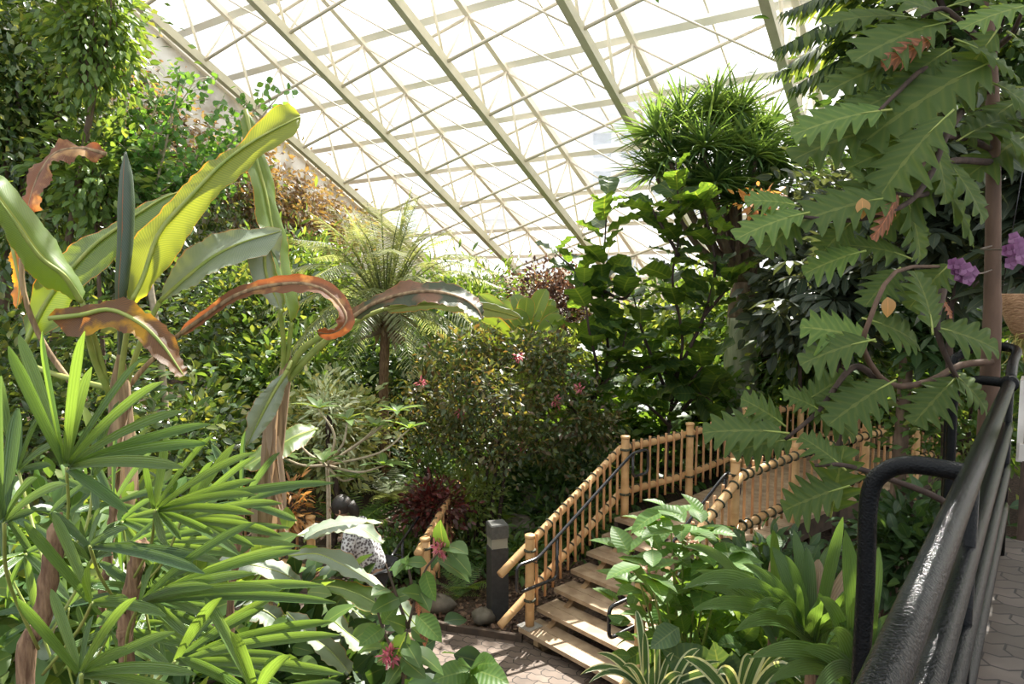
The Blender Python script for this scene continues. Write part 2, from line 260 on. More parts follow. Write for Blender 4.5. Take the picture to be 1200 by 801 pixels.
# ---------------------------------------------------------------- mesh builder
class MB:
    def __init__(s): s.v = []; s.f3 = []; s.f4 = []; s.uv3 = []; s.uv4 = []; s.n = 0; s.smooth = True
    def add(s, v, quads=None, tris=None, uv=None):
        v = np.asarray(v, float).reshape(-1, 3)
        if uv is None: uv = np.zeros((len(v), 2))
        uv = np.asarray(uv, float)
        if quads is not None and len(quads):
            q = np.asarray(quads, int); s.f4.append(q+s.n); s.uv4.append(uv[q].reshape(-1, 2))
        if tris is not None and len(tris):
            q = np.asarray(tris, int); s.f3.append(q+s.n); s.uv3.append(uv[q].reshape(-1, 2))
        s.v.append(v); s.n += len(v); return s
    def box(s, c, size, ax=None, ay=None, az=None, taper=1.0):
        ax = V(1, 0, 0) if ax is None else unit(ax); ay = V(0, 1, 0) if ay is None else unit(ay); az = V(0, 0, 1) if az is None else unit(az)
        c = V(*c); hx, hy, hz = [k/2 for k in size]; pts = []
        for k in (-1, 1):
            tp = taper if k > 0 else 1
            for i, j in ((-1, -1), (1, -1), (1, 1), (-1, 1)): pts.append(c+ax*hx*i*tp+ay*hy*j*tp+az*hz*k)
        return s.add(pts, [(3, 2, 1, 0), (4, 5, 6, 7), (0, 1, 5, 4), (1, 2, 6, 5), (2, 3, 7, 6), (3, 0, 4, 7)])
    def tube(s, path, rad, sides=8, cap=True, up=None):
        p = np.asarray(path, float); n = len(p)
        r = np.full(n, rad) if np.isscalar(rad) else np.interp(np.linspace(0, 1, n), np.linspace(0, 1, len(rad)), rad)
        t = np.gradient(p, axis=0); t = unit(t)
        a = V(0, 0, 1) if abs(t[0][2]) < .9 else V(1, 0, 0)
        if up is not None: a = V(*up)
        u = unit(np.cross(a, t[0])); U = [u]
        for i in range(1, n):
            u = U[-1]-t[i]*np.dot(U[-1], t[i]); U.append(unit(u))
        U = np.array(U); Wv = np.cross(t, U); ang = np.linspace(0, 2*PI, sides, endpoint=False)
        ring = p[:, None, :]+r[:, None, None]*(np.cos(ang)[None, :, None]*U[:, None, :]+np.sin(ang)[None, :, None]*Wv[:, None, :])
        v = ring.reshape(-1, 3); q = []
        for i in range(n-1):
            for k in range(sides):
                k2 = (k+1) % sides; q.append((i*sides+k, i*sides+k2, (i+1)*sides+k2, (i+1)*sides+k))
        uv = np.stack([np.tile(ang/(2*PI), n), np.repeat(np.linspace(0, 1, n), sides)], 1)
        tr = []
        if cap:
            v = np.vstack([v, p[0], p[-1]]); uv = np.vstack([uv, [[0, 0], [0, 1]]]); a0 = n*sides
            for k in range(sides):
                k2 = (k+1) % sides; tr.append((a0, k2, k)); tr.append((a0+1, (n-1)*sides+k, (n-1)*sides+k2))
        return s.add(v, q, tr, uv)
    def inst(s, T, pos, d, nrm, sc, wid=None):
        """T: template (verts, quads, tris, uv); many leaves at once"""
        v, q, t, uv = T; pos = np.atleast_2d(pos); n = len(pos); d = unit(np.broadcast_to(d, (n, 3))); nrm = np.broadcast_to(nrm, (n, 3))
        x = np.cross(d, nrm); bad = np.linalg.norm(x, axis=1) < 1e-3; x[bad] = np.cross(d[bad], V(.3, .5, .8)); x = unit(x); z = np.cross(x, d)
        sc = np.broadcast_to(np.asarray(sc, float), (n,)); wid = np.ones(n) if wid is None else np.broadcast_to(wid, (n,))
        vv = pos[:, None, :]+sc[:, None, None]*(v[None, :, 0, None]*wid[:, None, None]*x[:, None, :]+v[None, :, 1, None]*d[:, None, :]+v[None, :, 2, None]*z[:, None, :])
        off = (np.arange(n)*len(v))[:, None, None]
        Q = (np.asarray(q, int)[None]+off).reshape(-1, 4) if len(q) else None
        Tt = (np.asarray(t, int)[None]+off).reshape(-1, 3) if len(t) else None
        return s.add(vv.reshape(-1, 3), Q, Tt, np.tile(uv, (n, 1)))
    def build(s, name, mat, parent=None, smooth=True, origin=None):
        me = bpy.data.meshes.new(name)
        v = np.vstack(s.v) if s.v else np.zeros((0, 3))
        org = np.zeros(3)
        if parent is not None: org = np.array(parent.get('_org', (0, 0, 0)))
        elif origin is not None: org = np.array(origin)
        v = v-org
        q = np.vstack(s.f4) if s.f4 else np.zeros((0, 4), int); t = np.vstack(s.f3) if s.f3 else np.zeros((0, 3), int)
        me.vertices.add(len(v)); me.vertices.foreach_set('co', v.astype(np.float32).ravel())
        nl = q.size+t.size; me.loops.add(nl); me.polygons.add(len(q)+len(t))
        me.loops.foreach_set('vertex_index', np.concatenate([q.ravel(), t.ravel()]).astype(np.int32))
        ls = np.concatenate([np.arange(len(q))*4, q.size+np.arange(len(t))*3]); me.polygons.foreach_set('loop_start', ls.astype(np.int32))
        me.update(calc_edges=True)
        uvl = me.uv_layers.new(name='UVMap'); uvs = np.vstack((s.uv4+s.uv3)) if nl else np.zeros((0, 2))
        uvl.data.foreach_set('uv', uvs.astype(np.float32).ravel())
        me.polygons.foreach_set('use_smooth', np.full(len(me.polygons), bool(smooth)))
        me.materials.append(MATS[mat])
        o = bpy.data.objects.new(name, me); COL.objects.link(o)
        if parent is not None: o.parent = parent
        else: o.location = org
        return o
def thing(name, label, cat, loc=(0, 0, 0), group=None):
    o = bpy.data.objects.new(name, None); COL.objects.link(o); o.empty_display_size = .2
    o.location = tuple(float(a) for a in loc); o['_org'] = [float(a) for a in loc]; o['label'] = label; o['category'] = cat
    if group: o['group'] = group
    return o
def part(mb, name, mat, parent, smooth=True):
    """child of a part: keeps the world position"""
    org = parent.get('_org')
    if org is None:
        q = parent
        while q is not None and q.get('_org') is None: q = q.parent
        org = q['_org'] if q is not None else (0, 0, 0)
    me_parent = parent
    keep = me_parent.get('_org'); me_parent['_org'] = org
    o = mb.build(name, mat, me_parent, smooth)
    if keep is None: del me_parent['_org']
    return o
def struct(mb, name, mat, smooth=False):
    o = mb.build(name, mat, None, smooth); o['kind'] = 'structure'; return o
# ---------------------------------------------------------------- curves
def cr(pts, n):
    p = np.asarray(pts, float); m = len(p)
    if m == 2: return p[0]+(p[1]-p[0])*np.linspace(0, 1, n)[:, None]
    e = np.vstack([2*p[0]-p[1], p, 2*p[-1]-p[-2]]); ts = np.linspace(0, m-1-1e-9, n); out = []
    for t in ts:
        i = int(t); f = t-i; a, b, c, d = e[i], e[i+1], e[i+2], e[i+3]
        out.append(.5*((2*b)+(-a+c)*f+(2*a-5*b+4*c-d)*f*f+(-a+3*b-3*c+d)*f**3))
    return np.array(out)
def PP(lst, Y=None): return [P(a[0], a[1], a[2] if len(a) > 2 else Y) for a in lst]
# ---------------------------------------------------------------- leaf templates: x across, y along, z up
def grid_leaf(rows, cols, wfun, fold=.25, droop=.15, wave=0, ph=0, curl=0):
    v = []; uv = []
    for i in range(rows+1):
        t = i/rows; w = wfun(t)
        for j in range(cols+1):
            a = j/cols*2-1; x = a*w
            z = abs(a)*w*fold-droop*t*t+wave*abs(a)*w*math.sin(t*22+ph+(a > 0)*1.3)-curl*a*a*w
            v.append((x, t-droop*.2*t*t, z)); uv.append((j/cols, t))
    q = [(i*(cols+1)+j, i*(cols+1)+j+1, (i+1)*(cols+1)+j+1, (i+1)*(cols+1)+j) for i in range(rows) for j in range(cols)]
    return np.array(v), q, [], np.array(uv)
def prof(w, peak=.45, base=.02, pw=1.0):
    def f(t):
        if t < peak: x = t/peak; s = math.sin(x*PI/2)**.8
        else: x = (1-t)/(1-peak); s = math.sin(x*PI/2)**pw
        return max(.004, w*s if t > 0 else base)
    return f
T_small = grid_leaf(2, 2, prof(.26), .3, .12)
T_med = grid_leaf(4, 2, prof(.24), .28, .2)
T_round = grid_leaf(3, 2, prof(.42, .5, pw=.7), .15, .1)
T_lance = grid_leaf(4, 2, prof(.12), .3, .25)
T_strip = grid_leaf(5, 2, lambda t: .030*(1-t)**.5+.002 if t > .1 else .02, .5, .15)
T_blade = grid_leaf(5, 2, lambda t: .045*min(1, t*6+.4)*(1-t**3)+.001, .4, .25)
T_ovate = grid_leaf(7, 4, prof(.30, .38, pw=.85), .22, .22, wave=.05)
T_fiddle = grid_leaf(9, 4, lambda t: .02+.36*(.45+.55*t if t < .75 else 1.0*math.sqrt(max(0, 1-((t-.75)/.25)**2))*.87+.0)*min(1, t*8), .2, .2, wave=.22)
def lobed(nl=5, width=.42, curl=.12, seed=0):
    """deeply cut leaf, lobes pointing forward"""
    r = random.Random(seed); v = []; uv = []; q = []; t = []
    def pt(x, y):
        v.append((x, y, -.16*y*y+.10*abs(x)-curl*x*x*1.5+.02*math.sin(y*30+x*9))); uv.append((.5+x/width*.45, y)); return len(v)-1
    for sd in (-1, 1):
        for i in range(nl):
            y0 = .05+i/nl*.9; y1 = .05+(i+1)/nl*.9; ym = (y0+y1)/2
            L_ = width*(math.sin(min(1, (ym*1.05))*PI)**.55)*(.9+r.random()*.2); s0 = L_*.42 if i else .03; s1 = L_*.42 if i < nl-1 else .02
            fwd = .20+.1*ym; h = (y1-y0)
            m0 = pt(0, y0); m1 = pt(0, ym); m2 = pt(0, y1)
            a0 = pt(sd*s0, y0+fwd*.42); b0 = pt(sd*s0*1.0+sd*.0, y1+fwd*.42-h*.10)
            c0 = pt(sd*L_*.72, y0+fwd*.72-h*.05); d0 = pt(sd*L_*.72, y1+fwd*.72-h*.32); e = pt(sd*L_*.93, ym+fwd*.88-h*.05); tip = pt(sd*L_*1.02, ym+fwd*1.08)
            mm = pt(sd*(s0+s1)/2, ym+fwd*.42); cm = pt(sd*L_*.74, ym+fwd*.74-h*.1)
            Q = [(m0, a0, mm, m1), (m1, mm, b0, m2), (a0, c0, cm, mm), (mm, cm, d0, b0)]; Tt = [(c0, e, cm), (cm, e, d0), (c0, tip, e), (e, tip, d0)]
            if sd > 0: Q = [k[::-1] for k in Q]; Tt = [k[::-1] for k in Tt]
            q += Q; t += Tt
    # end lobe
    a = pt(-.11, .98); b = pt(.11, .98); c = pt(0, 1.16); d = pt(0, .93); t += [(d, b, c), (d, c, a)]
    return np.array(v), q, t, np.array(uv)
def bread_T(seed, nl=5, W=.40):
    r = random.Random(seed); rows, ch = 34, 4; v = []; uv = []
    offs = [r.uniform(.85, 1.12) for _ in range(20)]
    for i in range(rows+1):
        t = i/rows
        for j in range(-ch, ch+1):
            s_ = 1 if j >= 0 else -1; a = abs(j)/ch; ph = t*nl*1.0+(0 if s_ > 0 else .12); k = int(ph); f = ph-k
            lob = 1-abs(2*f-1.15 if f > .075 else 2*f+.85)**1.7 if True else 0; lob = max(0, min(1, lob))
            env = (math.sin(min(1, t*.93+.07)*PI)**.62); w = W*env*(.34+.66*lob)*offs[(k+(7 if s_ < 0 else 0)) % 20]
            if t > .985: w = .004
            x = s_*a*w; y = t*.96+a*w*.42; v.append((x, y, -.20*t*t-.9*x*x*.6+.12*a*w*math.cos(f*2*PI)+.15*abs(x))); uv.append((.5+.5*s_*a, t))
    c = 2*ch+1; q = [(i*c+j, i*c+j+1, (i+1)*c+j+1, (i+1)*c+j) for i in range(rows) for j in range(c-1)]
    return np.array(v), q, [], np.array(uv)
T_lobed = [bread_T(k, 5+k % 2) for k in range(4)]
def palmate(n=8, r=1.0):   # umbrella-tree leaf: leaflets like spokes that droop
    V_ = []; Q = []; U = []; k0 = 0
    for i in range(n):
        a = 2*PI*i/n+.2; lv, lq, _, lu = grid_leaf(4, 2, prof(.17, .6), .2, .35)
        c, s_ = math.cos(a), math.sin(a)
        for p in lv:
            y = p[1]+.12; V_.append((c*y-s_*p[0], s_*y+c*p[0], p[2]-.15*y))
        Q += [tuple(x+k0 for x in f) for f in lq]; U += list(lu); k0 += len(lv)
    return np.array(V_), Q, [], np.array(U)
T_palmate = palmate()
def fern_T(n=14):
    V_ = []; Q = []; U = []; k = 0
    for i in range(n):
        t = (i+.5)/n; L_ = .24*math.sin((t*.9+.1)*PI)**.7
        for sd in (-1, 1):
            x0 = 0; y0 = t; z0 = -.35*t*t
            pts = [(0, y0-.018, z0), (sd*L_*.6, y0+.01, z0-.01), (sd*L_, y0+.05, z0-.05), (sd*L_*.55, y0+.038, z0-.01), (0, y0+.02, z0)]
            V_ += [pts[0], pts[1], pts[3], pts[4], pts[2], pts[2]]
            Q += [(k, k+1, k+2, k+3), (k+1, k+4, k+5, k+2)]
            U += [(.4, t)]*6; k += 6
    return np.array(V_), Q, [], np.array(U)
T_fern = fern_T()
# ---------------------------------------------------------------- plant builders
def rnd(n, s=1.0): return rng.normal(size=(n, 3))*s
def scatter_leaves(mb, centers, per, spread, T, size, droop=.1, up=.8, out_from=None, flat=1.0, jit=.35):
    c = np.repeat(np.asarray(centers), per, axis=0); n = len(c)
    off = rnd(n)*np.array([spread, spread, spread*flat]); pos = c+off
    d = unit(off)+rnd(n, .45); d[:, 2] -= droop
    if out_from is not None: d += unit(pos-np.asarray(out_from))*.8
    nr = rnd(n, .45)+V(0, 0, up)
    mb.inst(T, pos, d, nr, size*(1+jit*(rng.random(n)*2-1)))
def ellipsoid(c, r, n, shell=.5):
    d = unit(rnd(n)); rad = (shell+(1-shell)*rng.random(n))[:, None]; return np.asarray(c)+d*rad*np.asarray(r)
def branches(mb, base, tips, r0=.04, k=None, forks=True):
    base = np.asarray(base, float)
    for t in tips:
        t = np.asarray(t, float); m = base*.5+t*.5+rnd(1, .06)[0]*np.linalg.norm(t-base); m[2] = base[2]*.45+t[2]*.55
        mb.tube(cr([base, m, t], 7), [r0, r0*.6, r0*.2], 5, cap=False)
def bush(name, label, cat, px, py, Y, rx, rz, n, T, size, mat, ry=None, bark='bark_dark', base=None, group=None, clusters=None, up=.8, droop=.15, flat=.8, stems=7, r0=.025, spread=None, shell=.35):
    c = P(px, py, Y); ry = ry or rx*.8
    b = V(c[0], c[1], terrain(c[0], c[1])) if base is None else V(*base)
    t = thing(name, label, cat, b, group)
    k = clusters or max(12, n//22); cs = ellipsoid(c, (rx, ry, rz), k, shell); cs[:, 2] = np.maximum(cs[:, 2], b[2]+.12)
    m = MB(); scatter_leaves(m, cs, max(1, n//k), spread or max(rx, rz)*.16+size*.5, T, size, droop=droop, up=up, out_from=c-V(0, 0, rz*.5), flat=flat)
    m.build('foliage', mat, t)
    s = MB(); fk = c-V(0, 0, rz*.75); fk[0] = c[0]*.8+b[0]*.2
    if fk[2]-b[2] > .9: s.tube(cr([b, (b+fk)/2+V(.1, .1, 0), fk], 10), [r0*2.2, r0*1.6, r0*1.2], 8); branches(s, fk, cs[:stems], r0)
    else: branches(s, b, cs[:stems], r0)
    s.build('stems', bark, t)
    return t
def ribbon(mb, mid, left, right, n=40, cols=5, bulge=.03, wave=.012, tear=0, seed=0):
    """big blade from its measured midrib and margins"""
    r = np.random.default_rng(seed); M = cr(mid, n); Lf = cr(left, n); Rt = cr(right, n)
    taper = np.clip(np.minimum(np.arange(n)/2.0, (n-1-np.arange(n))/1.6), 0.05, 1)
    v = []; uv = []; T = unit(np.gradient(M, axis=0)); nwave = np.convolve(r.normal(size=n+4), np.ones(5)/2.2, 'valid')*wave
    notch = 1-tear*(r.random(n) < .22)*r.random(n)
    for i in range(n):
        for side, E in ((0, Lf[i]), (1, Rt[i])):
            e = (E-M[i])*taper[i]*notch[i]; w = np.linalg.norm(e); nn = unit(np.cross(T[i], e))*(1 if side else -1)
            if side == 0:
                for j in range(cols):
                    a = 1-j/cols; v.append(M[i]+e*a+nn*(bulge*math.sin(a*PI)*w*4+nwave[i]*a*a)); uv.append((.5-.5*a, i/(n-1)))
                v.append(M[i]); uv.append((.5, i/(n-1)))
            else:
                for j in range(1, cols+1):
                    a = j/cols; v.append(M[i]+e*a+nn*(bulge*math.sin(a*PI)*w*4-nwave[i]*a*a)); uv.append((.5+.5*a, i/(n-1)))
    c2 = 2*cols+1; q = [(i*c2+j, i*c2+j+1, (i+1)*c2+j+1, (i+1)*c2+j) for i in range(n-1) for j in range(c2-1)]
    mb.add(v, q, None, uv)
def blade(mb, p0, p1, w, sag=.1, n=8, side=None, fold=.35, upv=(0, 0, 1), peak=.35, tipw=.1, arch=None, tst=.55):
    """one long narrow leaf between two points"""
    p0 = np.asarray(p0, float); p1 = np.asarray(p1, float); t = np.linspace(0, 1, n)[:, None]
    L_ = np.linalg.norm(p1-p0); M = p0+(p1-p0)*t+V(*upv)*(sag*L_*4*t*(1-t)*(1-.0*t))
    if arch is not None: M = M+np.asarray(arch)*(4*t*(1-t))
    T = unit(np.gradient(M, axis=0)); up = V(*upv)
    s_ = unit(np.cross(T, np.broadcast_to(up if side is None else np.asarray(side), T.shape))); nn = np.cross(s_, T)
    v = []; uv = []
    for i in range(n):
        x = t[i, 0]; ww = w*(.55+.45*math.sin(min(1, x/peak)*PI/2))*(1 if x < tst else max(tipw, 1-((x-tst)/(1-tst))**2.2*(1-tipw)))
        if i == n-1: ww = w*tipw*.5
        for j, a in enumerate((-1, 0, 1)): v.append(M[i]+s_[i]*a*ww*.5+nn[i]*abs(a)*ww*.5*fold); uv.append((j/2, x))
    q = [(i*3+j, i*3+j+1, (i+1)*3+j+1, (i+1)*3+j) for i in range(n-1) for j in range(2)]
    mb.add(v, q, None, uv)
# ================================================================ THE SETTING
az = math.radians(35); S_ = V(math.sin(az), math.cos(az), 0); T_ = V(-math.cos(az), math.sin(az), 0)
TA = math.tan(math.radians(29.4)); H = 13.0; C0 = V(0, 0, CAMZ)
def roofpt(u, v, low=0.0):   # u along the fall of the roof, v along the eaves
    return C0+S_*u+T_*v+V(0, 0, H-TA*u-low)
LOW = .132*H
u_nodes = [(.958-.1125*9+.1125*k)*H for k in range(17)]      # purlins
v_nodes = [(.005+.2525*k)*H for k in range(-6, 6)]           # trusses
u0, u1 = u_nodes[0], u_nodes[-1]; Z_EAVE = CAMZ+H-TA*u1
WALLV = 1.49*H
ceil = bpy.data.objects.new('ceiling', None); COL.objects.link(ceil); ceil['kind'] = 'structure'
def bar(mb, a, b, w, h, up=None):
    a = np.asarray(a); b = np.asarray(b); d = unit(b-a); upv = unit(np.cross(d, unit(np.cross(V(0, 0, 1) if up is None else up, d))))
    sx = unit(np.cross(d, upv)); c = (a+b)/2; mb.box(c, (w, np.linalg.norm(b-a), h), sx, d, upv)
nrm_roof = unit(S_*TA+V(0, 0, 1))
for k, v in enumerate(v_nodes):
    tr = bpy.data.objects.new('roof_truss', None); COL.objects.link(tr); tr.parent = ceil; tr['_org'] = [0, 0, 0]
    m = MB(); bar(m, roofpt(u0, v), roofpt(u1, v), .13, .16, nrm_roof); part(m, 'top_chord', 'cream_steel', tr, False)
    m = MB(); bar(m, roofpt(u0, v, LOW), roofpt(u1, v, LOW), .16, .20, nrm_roof); part(m, 'bottom_chord', 'olive_steel', tr, False)
    m = MB(); w2 = MB(); bn = [u+.052*H for u in u_nodes[:-1]]
    for i, ub in enumerate(bn):
        m.tube([roofpt(u_nodes[i], v, .08), roofpt(ub, v, LOW)], .034, 6); m.tube([roofpt(ub, v, LOW), roofpt(u_nodes[i+1], v, .08)], .030, 6)
        if k > 0:
            w2.tube([roofpt(ub, v, LOW), roofpt(u_nodes[i+1], v_nodes[k-1], .1)], .040, 6)
            w2.tube([roofpt(u_nodes[i], v, .1), roofpt(bn[i], v_nodes[k-1], LOW)], .022, 6)
    part(m, 'web', 'cream_steel', tr); 
    if k > 0: part(w2, 'cross_brace', 'brace_steel', tr)
m = MB()
for u in u_nodes: bar(m, roofpt(u, v_nodes[0], -.10), roofpt(u, WALLV, -.10), .20, .15, nrm_roof)
part_o = m.build('purlins', 'white_steel', None, False); part_o.parent = ceil
# light glazing bars between the purlins, and the panes
m = MB(); g = MB()
for k in range(len(v_nodes)-1):
    for i in range(len(u_nodes)-1):
        a, b = u_nodes[i], u_nodes[i+1]
        for h0, h1 in ((0, .5), (.5, 1)):
            va = v_nodes[k]+(v_nodes[k+1]-v_nodes[k])*h0; vb = v_nodes[k]+(v_nodes[k+1]-v_nodes[k])*h1
            g.add([roofpt(a, va, -.19), roofpt(a, vb, -.19), roofpt(b, vb, -.19), roofpt(b, va, -.19)], [(0, 1, 2, 3)])
    vm = (v_nodes[k]+v_nodes[k+1])/2
    bar(m, roofpt(u0, vm, -.17), roofpt(u1, vm, -.17), .035, .05, nrm_roof)
o = m.build('glazing_bars', 'cream_steel', None, False); o.parent = ceil
# last strip of panes against the wall, then the sheet itself
for i in range(len(u_nodes)-1):
    a, b = u_nodes[i], u_nodes[i+1]; g.add([roofpt(a, v_nodes[-1], -.19), roofpt(a, WALLV, -.19), roofpt(b, WALLV, -.19), roofpt(b, v_nodes[-1], -.19)], [(0, 1, 2, 3)])
struct(g, 'window_1', 'glazing')
# ridge: the roof falls away again behind the viewer, glazed as well
g = MB(); R0 = lambda v: roofpt(u0, v, -.19)
g.add([R0(v_nodes[0]), R0(WALLV), R0(WALLV)-S_*14-V(0, 0, 7), R0(v_nodes[0])-S_*14-V(0, 0, 7)], [(0, 1, 2, 3)]); struct(g, 'window_2', 'glazing')
# eaves: low glass wall with mullions, and its kerb
g = MB(); m = MB()
for k in range(len(v_nodes)-1):
    a = roofpt(u1, v_nodes[k]); b = roofpt(u1, v_nodes[k+1]); g.add([a, b, V(b[0], b[1], .5), V(a[0], a[1], .5)], [(0, 1, 2, 3)])
    for q in (a, (a+b)/2): bar(m, q, V(q[0], q[1], .5), .1, .1, S_)
bar(m, roofpt(u1, v_nodes[0]), roofpt(u1, WALLV), .2, .25)
struct(g, 'window_3', 'glazing'); struct(m, 'trim_1', 'cream_steel')
m = MB(); a = roofpt(u1, v_nodes[0]); b = roofpt(u1, WALLV); a[2] = b[2] = .6; bar(m, a, b, .3, 1.4); struct(m, 'baseboard_back', 'wall_paint')
# left gable wall, its top follows the roof
m = MB(); n0 = []
for u in np.linspace(u0, u1, 20):
    p = roofpt(u, WALLV, -.1); n0.append(p)
v = []
for p in n0: v += [V(p[0], p[1], -.5), p, p-T_*-.3, V(p[0], p[1], -.5)+T_*.3]
q = []
for i in range(len(n0)-1):
    for j in range(3): q.append((i*4+j, i*4+j+1, (i+1)*4+j+1, (i+1)*4+j))
m.add(v, q); struct(m, 'wall_left', 'wall_paint')
m = MB(); bar(m, roofpt(u0, WALLV-.1, -.05), roofpt(u1, WALLV-.1, -.05), .16, .28, nrm_roof); struct(m, 'trim_2', 'cream_steel')
# ground: planting beds
m = MB(); xs = np.linspace(-34, 34, 120); ys = np.linspace(-6, 44, 100); X, Y = np.meshgrid(xs, ys)
Z = terrain(X, Y)+.015*rng.normal(size=X.shape)
v = np.stack([X, Y, Z], -1).reshape(-1, 3); nx = len(xs); q = [(j*nx+i, j*nx+i+1, (j+1)*nx+i+1, (j+1)*nx+i) for j in range(len(ys)-1) for i in range(nx-1)]
m.add(v, q); struct(m, 'floor', 'mulch', True)
# path of interlocking pavers (polygon on the ground, 8 cm thick)
def slab(name, pts, z, mat, th=.1):
    m = MB(); n = len(pts); top = [V(p[0], p[1], z) for p in pts]; c = np.mean(top, axis=0)
    v = top+[p-V(0, 0, th) for p in top]+[c]; t = [(2*n, i, (i+1) % n) for i in range(n)]; q = [(i, n+i, n+(i+1) % n, (i+1) % n) for i in range(n)]
    m.add(v, q, t); return struct(m, name, mat)
path_edge = [Pz(*k, 0.0) for k in ((150, 700), (300, 668), (348, 640), (400, 640), (452, 712), (498, 731), (525, 738), (610, 750), (640, 768), (760, 800))]
E = [(p[0], p[1]) for p in path_edge]+[(2.3, 5.6), (2.2, 4.6), (-3.4, 4.9)]
slab('floor.001', E, .025, 'pavers')
m = MB(); ed = [Pz(*k, .04) for k in ((452, 714), (474, 722), (498, 729), (525, 737), (568, 743), (612, 750))]
for a, b in zip(ed[:-1], ed[1:]): bar(m, a, b, .05, .12)
struct(m, 'trim_3', 'timber_dark')
# ================================================================ STAIRS AND BRIDGE
A0 = Pz(607, 735, .17); B0 = Pz(722, 607, 1.03); A0[2] = B0[2] = 0
run = np.linalg.norm(B0-A0)/6; CD = unit(B0-A0); RD = V(CD[1], -CD[0], 0); SW = 1.62; RISE = (1.03-.17)/6
print('climb', CD, 'run', run)
st = thing('timber_staircase', 'open-riser staircase of sun-dappled timber treads climbing from the brick path to the bridge', 'staircase', A0)
for i in range(6):
    z = .17+RISE*i; o_ = A0+CD*run*i; m = MB()
    for b_ in range(2):
        c = o_+CD*(.085+.165*b_)+RD*SW/2+V(0, 0, z-.022); m.box(c, (SW, .157, .045), RD, CD)
    tr = part(m, 'tread', 'timber', st, False)
for w_ in (.22, SW-.22):
    m = MB()
    for i in range(6):
        z = .17+RISE*i; o_ = A0+CD*(run*i+.17)+RD*w_; m.box(o_+V(0, 0, z-.045-.05), (.07, .22, .1), RD, CD)
    a = A0+RD*w_+CD*.12+V(0, 0, -.02); b = A0+RD*w_+CD*(run*6+.1)+V(0, 0, .83); bar(m, a, b, .07, .22); part(m, 'stringer', 'timber_side', st, False)
# bridge deck: centre line from the stair head away to the right
DZ = 1.03
Ls = [B0, np.append(Pz(807, 583, DZ)[:2], 0), V(3.55, 10.5, 0), V(4.8, 11.5, 0), V(6.2, 12.4, 0)]
Rs = [B0+RD*SW, V(3.44, 8.35, 0), V(4.85, 9.45, 0), V(6.1, 10.4, 0), V(7.3, 11.3, 0)]
print('L', Ls, 'R', Rs)
deck = thing('timber_bridge', 'plank bridge deck between the two bamboo railings', 'footbridge', B0)
m = MB(); Lc = cr(Ls, 60); Rc = cr(Rs, 60)
def seglen(c): return np.linalg.norm(np.diff(c, axis=0), axis=1).sum()
NB = int(seglen(Lc)/.145); ti = np.linspace(0, 1, NB+1); li = np.array([[np.interp(t, np.linspace(0, 1, 60), c[:, k]) for k in range(2)] for c in (Lc,) for t in ti]); ri = np.array([[np.interp(t, np.linspace(0, 1, 60), Rc[:, k]) for k in range(2)] for t in ti])
for i in range(NB):
    a, b = li[i], li[i+1]; c, d = ri[i], ri[i+1]; g_ = .03
    a2 = a+(b-a)*g_; b2 = b-(b-a)*g_; c2 = c+(d-c)*g_; d2 = d-(d-c)*g_; e = (a2-c2); e = e/np.linalg.norm(e)*.03
    top = [V(*(a2+e), DZ), V(*(c2-e), DZ), V(*(d2-e), DZ), V(*(b2+e), DZ)]; m.add(top+[p-V(0, 0, .045) for p in top], [(0, 1, 2, 3), (7, 6, 5, 4), (0, 4, 5, 1), (1, 5, 6, 2), (2, 6, 7, 3), (3, 7, 4, 0)])
part(m, 'planks', 'timber', deck, False)
for side, c in (('L', Lc), ('R', Rc)):
    m = MB()
    for i in range(0, 59, 6):
        a = c[i]+V(0, 0, DZ-.16); b = c[min(59, i+6)]+V(0, 0, DZ-.16); bar(m, a, b, .06, .22)
    part(m, 'edge_beam', 'timber_dark', deck, False)
for t in (.03, .35, .7):
    for c in (Lc, Rc):
        p = c[int(t*59)]*.9+(Lc[int(t*59)]+Rc[int(t*59)])*.05; m = MB(); m.box((p[0], p[1], .36), (.14, .14, .9)); part(m, 'support_post', 'timber_dark', deck, False)
# ---- bamboo railings
def bamboo(mb, path, r, node=.28, sides=12):
    p = np.asarray(path, float); seg = np.linalg.norm(np.diff(p, axis=0), axis=1); L_ = seg.sum(); s = np.concatenate([[0], np.cumsum(seg)])
    st_ = [0]; k = node*.6
    while k < L_-.02: st_ += [k-.022, k-.008, k, k+.008, k+.022]; k += node
    st_ += [L_]; st_ = sorted(set(max(0, min(L_, x)) for x in st_)); rr = []
    k = node*.6; nodes = []
    while k < L_-.02: nodes.append(k); k += node
    for x in st_:
        dd = min([abs(x-n_) for n_ in nodes] or [9]); rr.append(r*(1.07 if dd < .003 else (.985 if dd < .015 else 1.0)))
    q = np.array([[np.interp(x, s, p[:, j]) for j in range(3)] for x in st_])
    keep = [0]+[i for i in range(1, len(q)) if np.linalg.norm(q[i]-q[i-1]) > 1e-5]; q = q[keep]; rr = np.array(rr)[keep]
    # constant spacing not kept, so feed radii one by one
    n = len(q); t = unit(np.gradient(q, axis=0)); a = V(0, 0, 1) if abs(t[0][2]) < .9 else V(1, 0, 0); u = unit(np.cross(a, t[0])); ang = np.linspace(0, 2*PI, sides, endpoint=False); v = []
    for i in range(n):
        u = unit(u-t[i]*np.dot(u, t[i])); w = np.cross(t[i], u); v.append(q[i]+rr[i]*(np.cos(ang)[:, None]*u+np.sin(ang)[:, None]*w))
    v = np.vstack(v+[q[0][None], q[-1][None]]); Q = [(i*sides+k, i*sides+(k+1) % sides, (i+1)*sides+(k+1) % sides, (i+1)*sides+k) for i in range(n-1) for k in range(sides)]
    tr = []
    for k in range(sides): tr += [(n*sides, (k+1) % sides, k), (n*sides+1, (n-1)*sides+k, (n-1)*sides+(k+1) % sides)]
    mb.add(v, Q, tr)
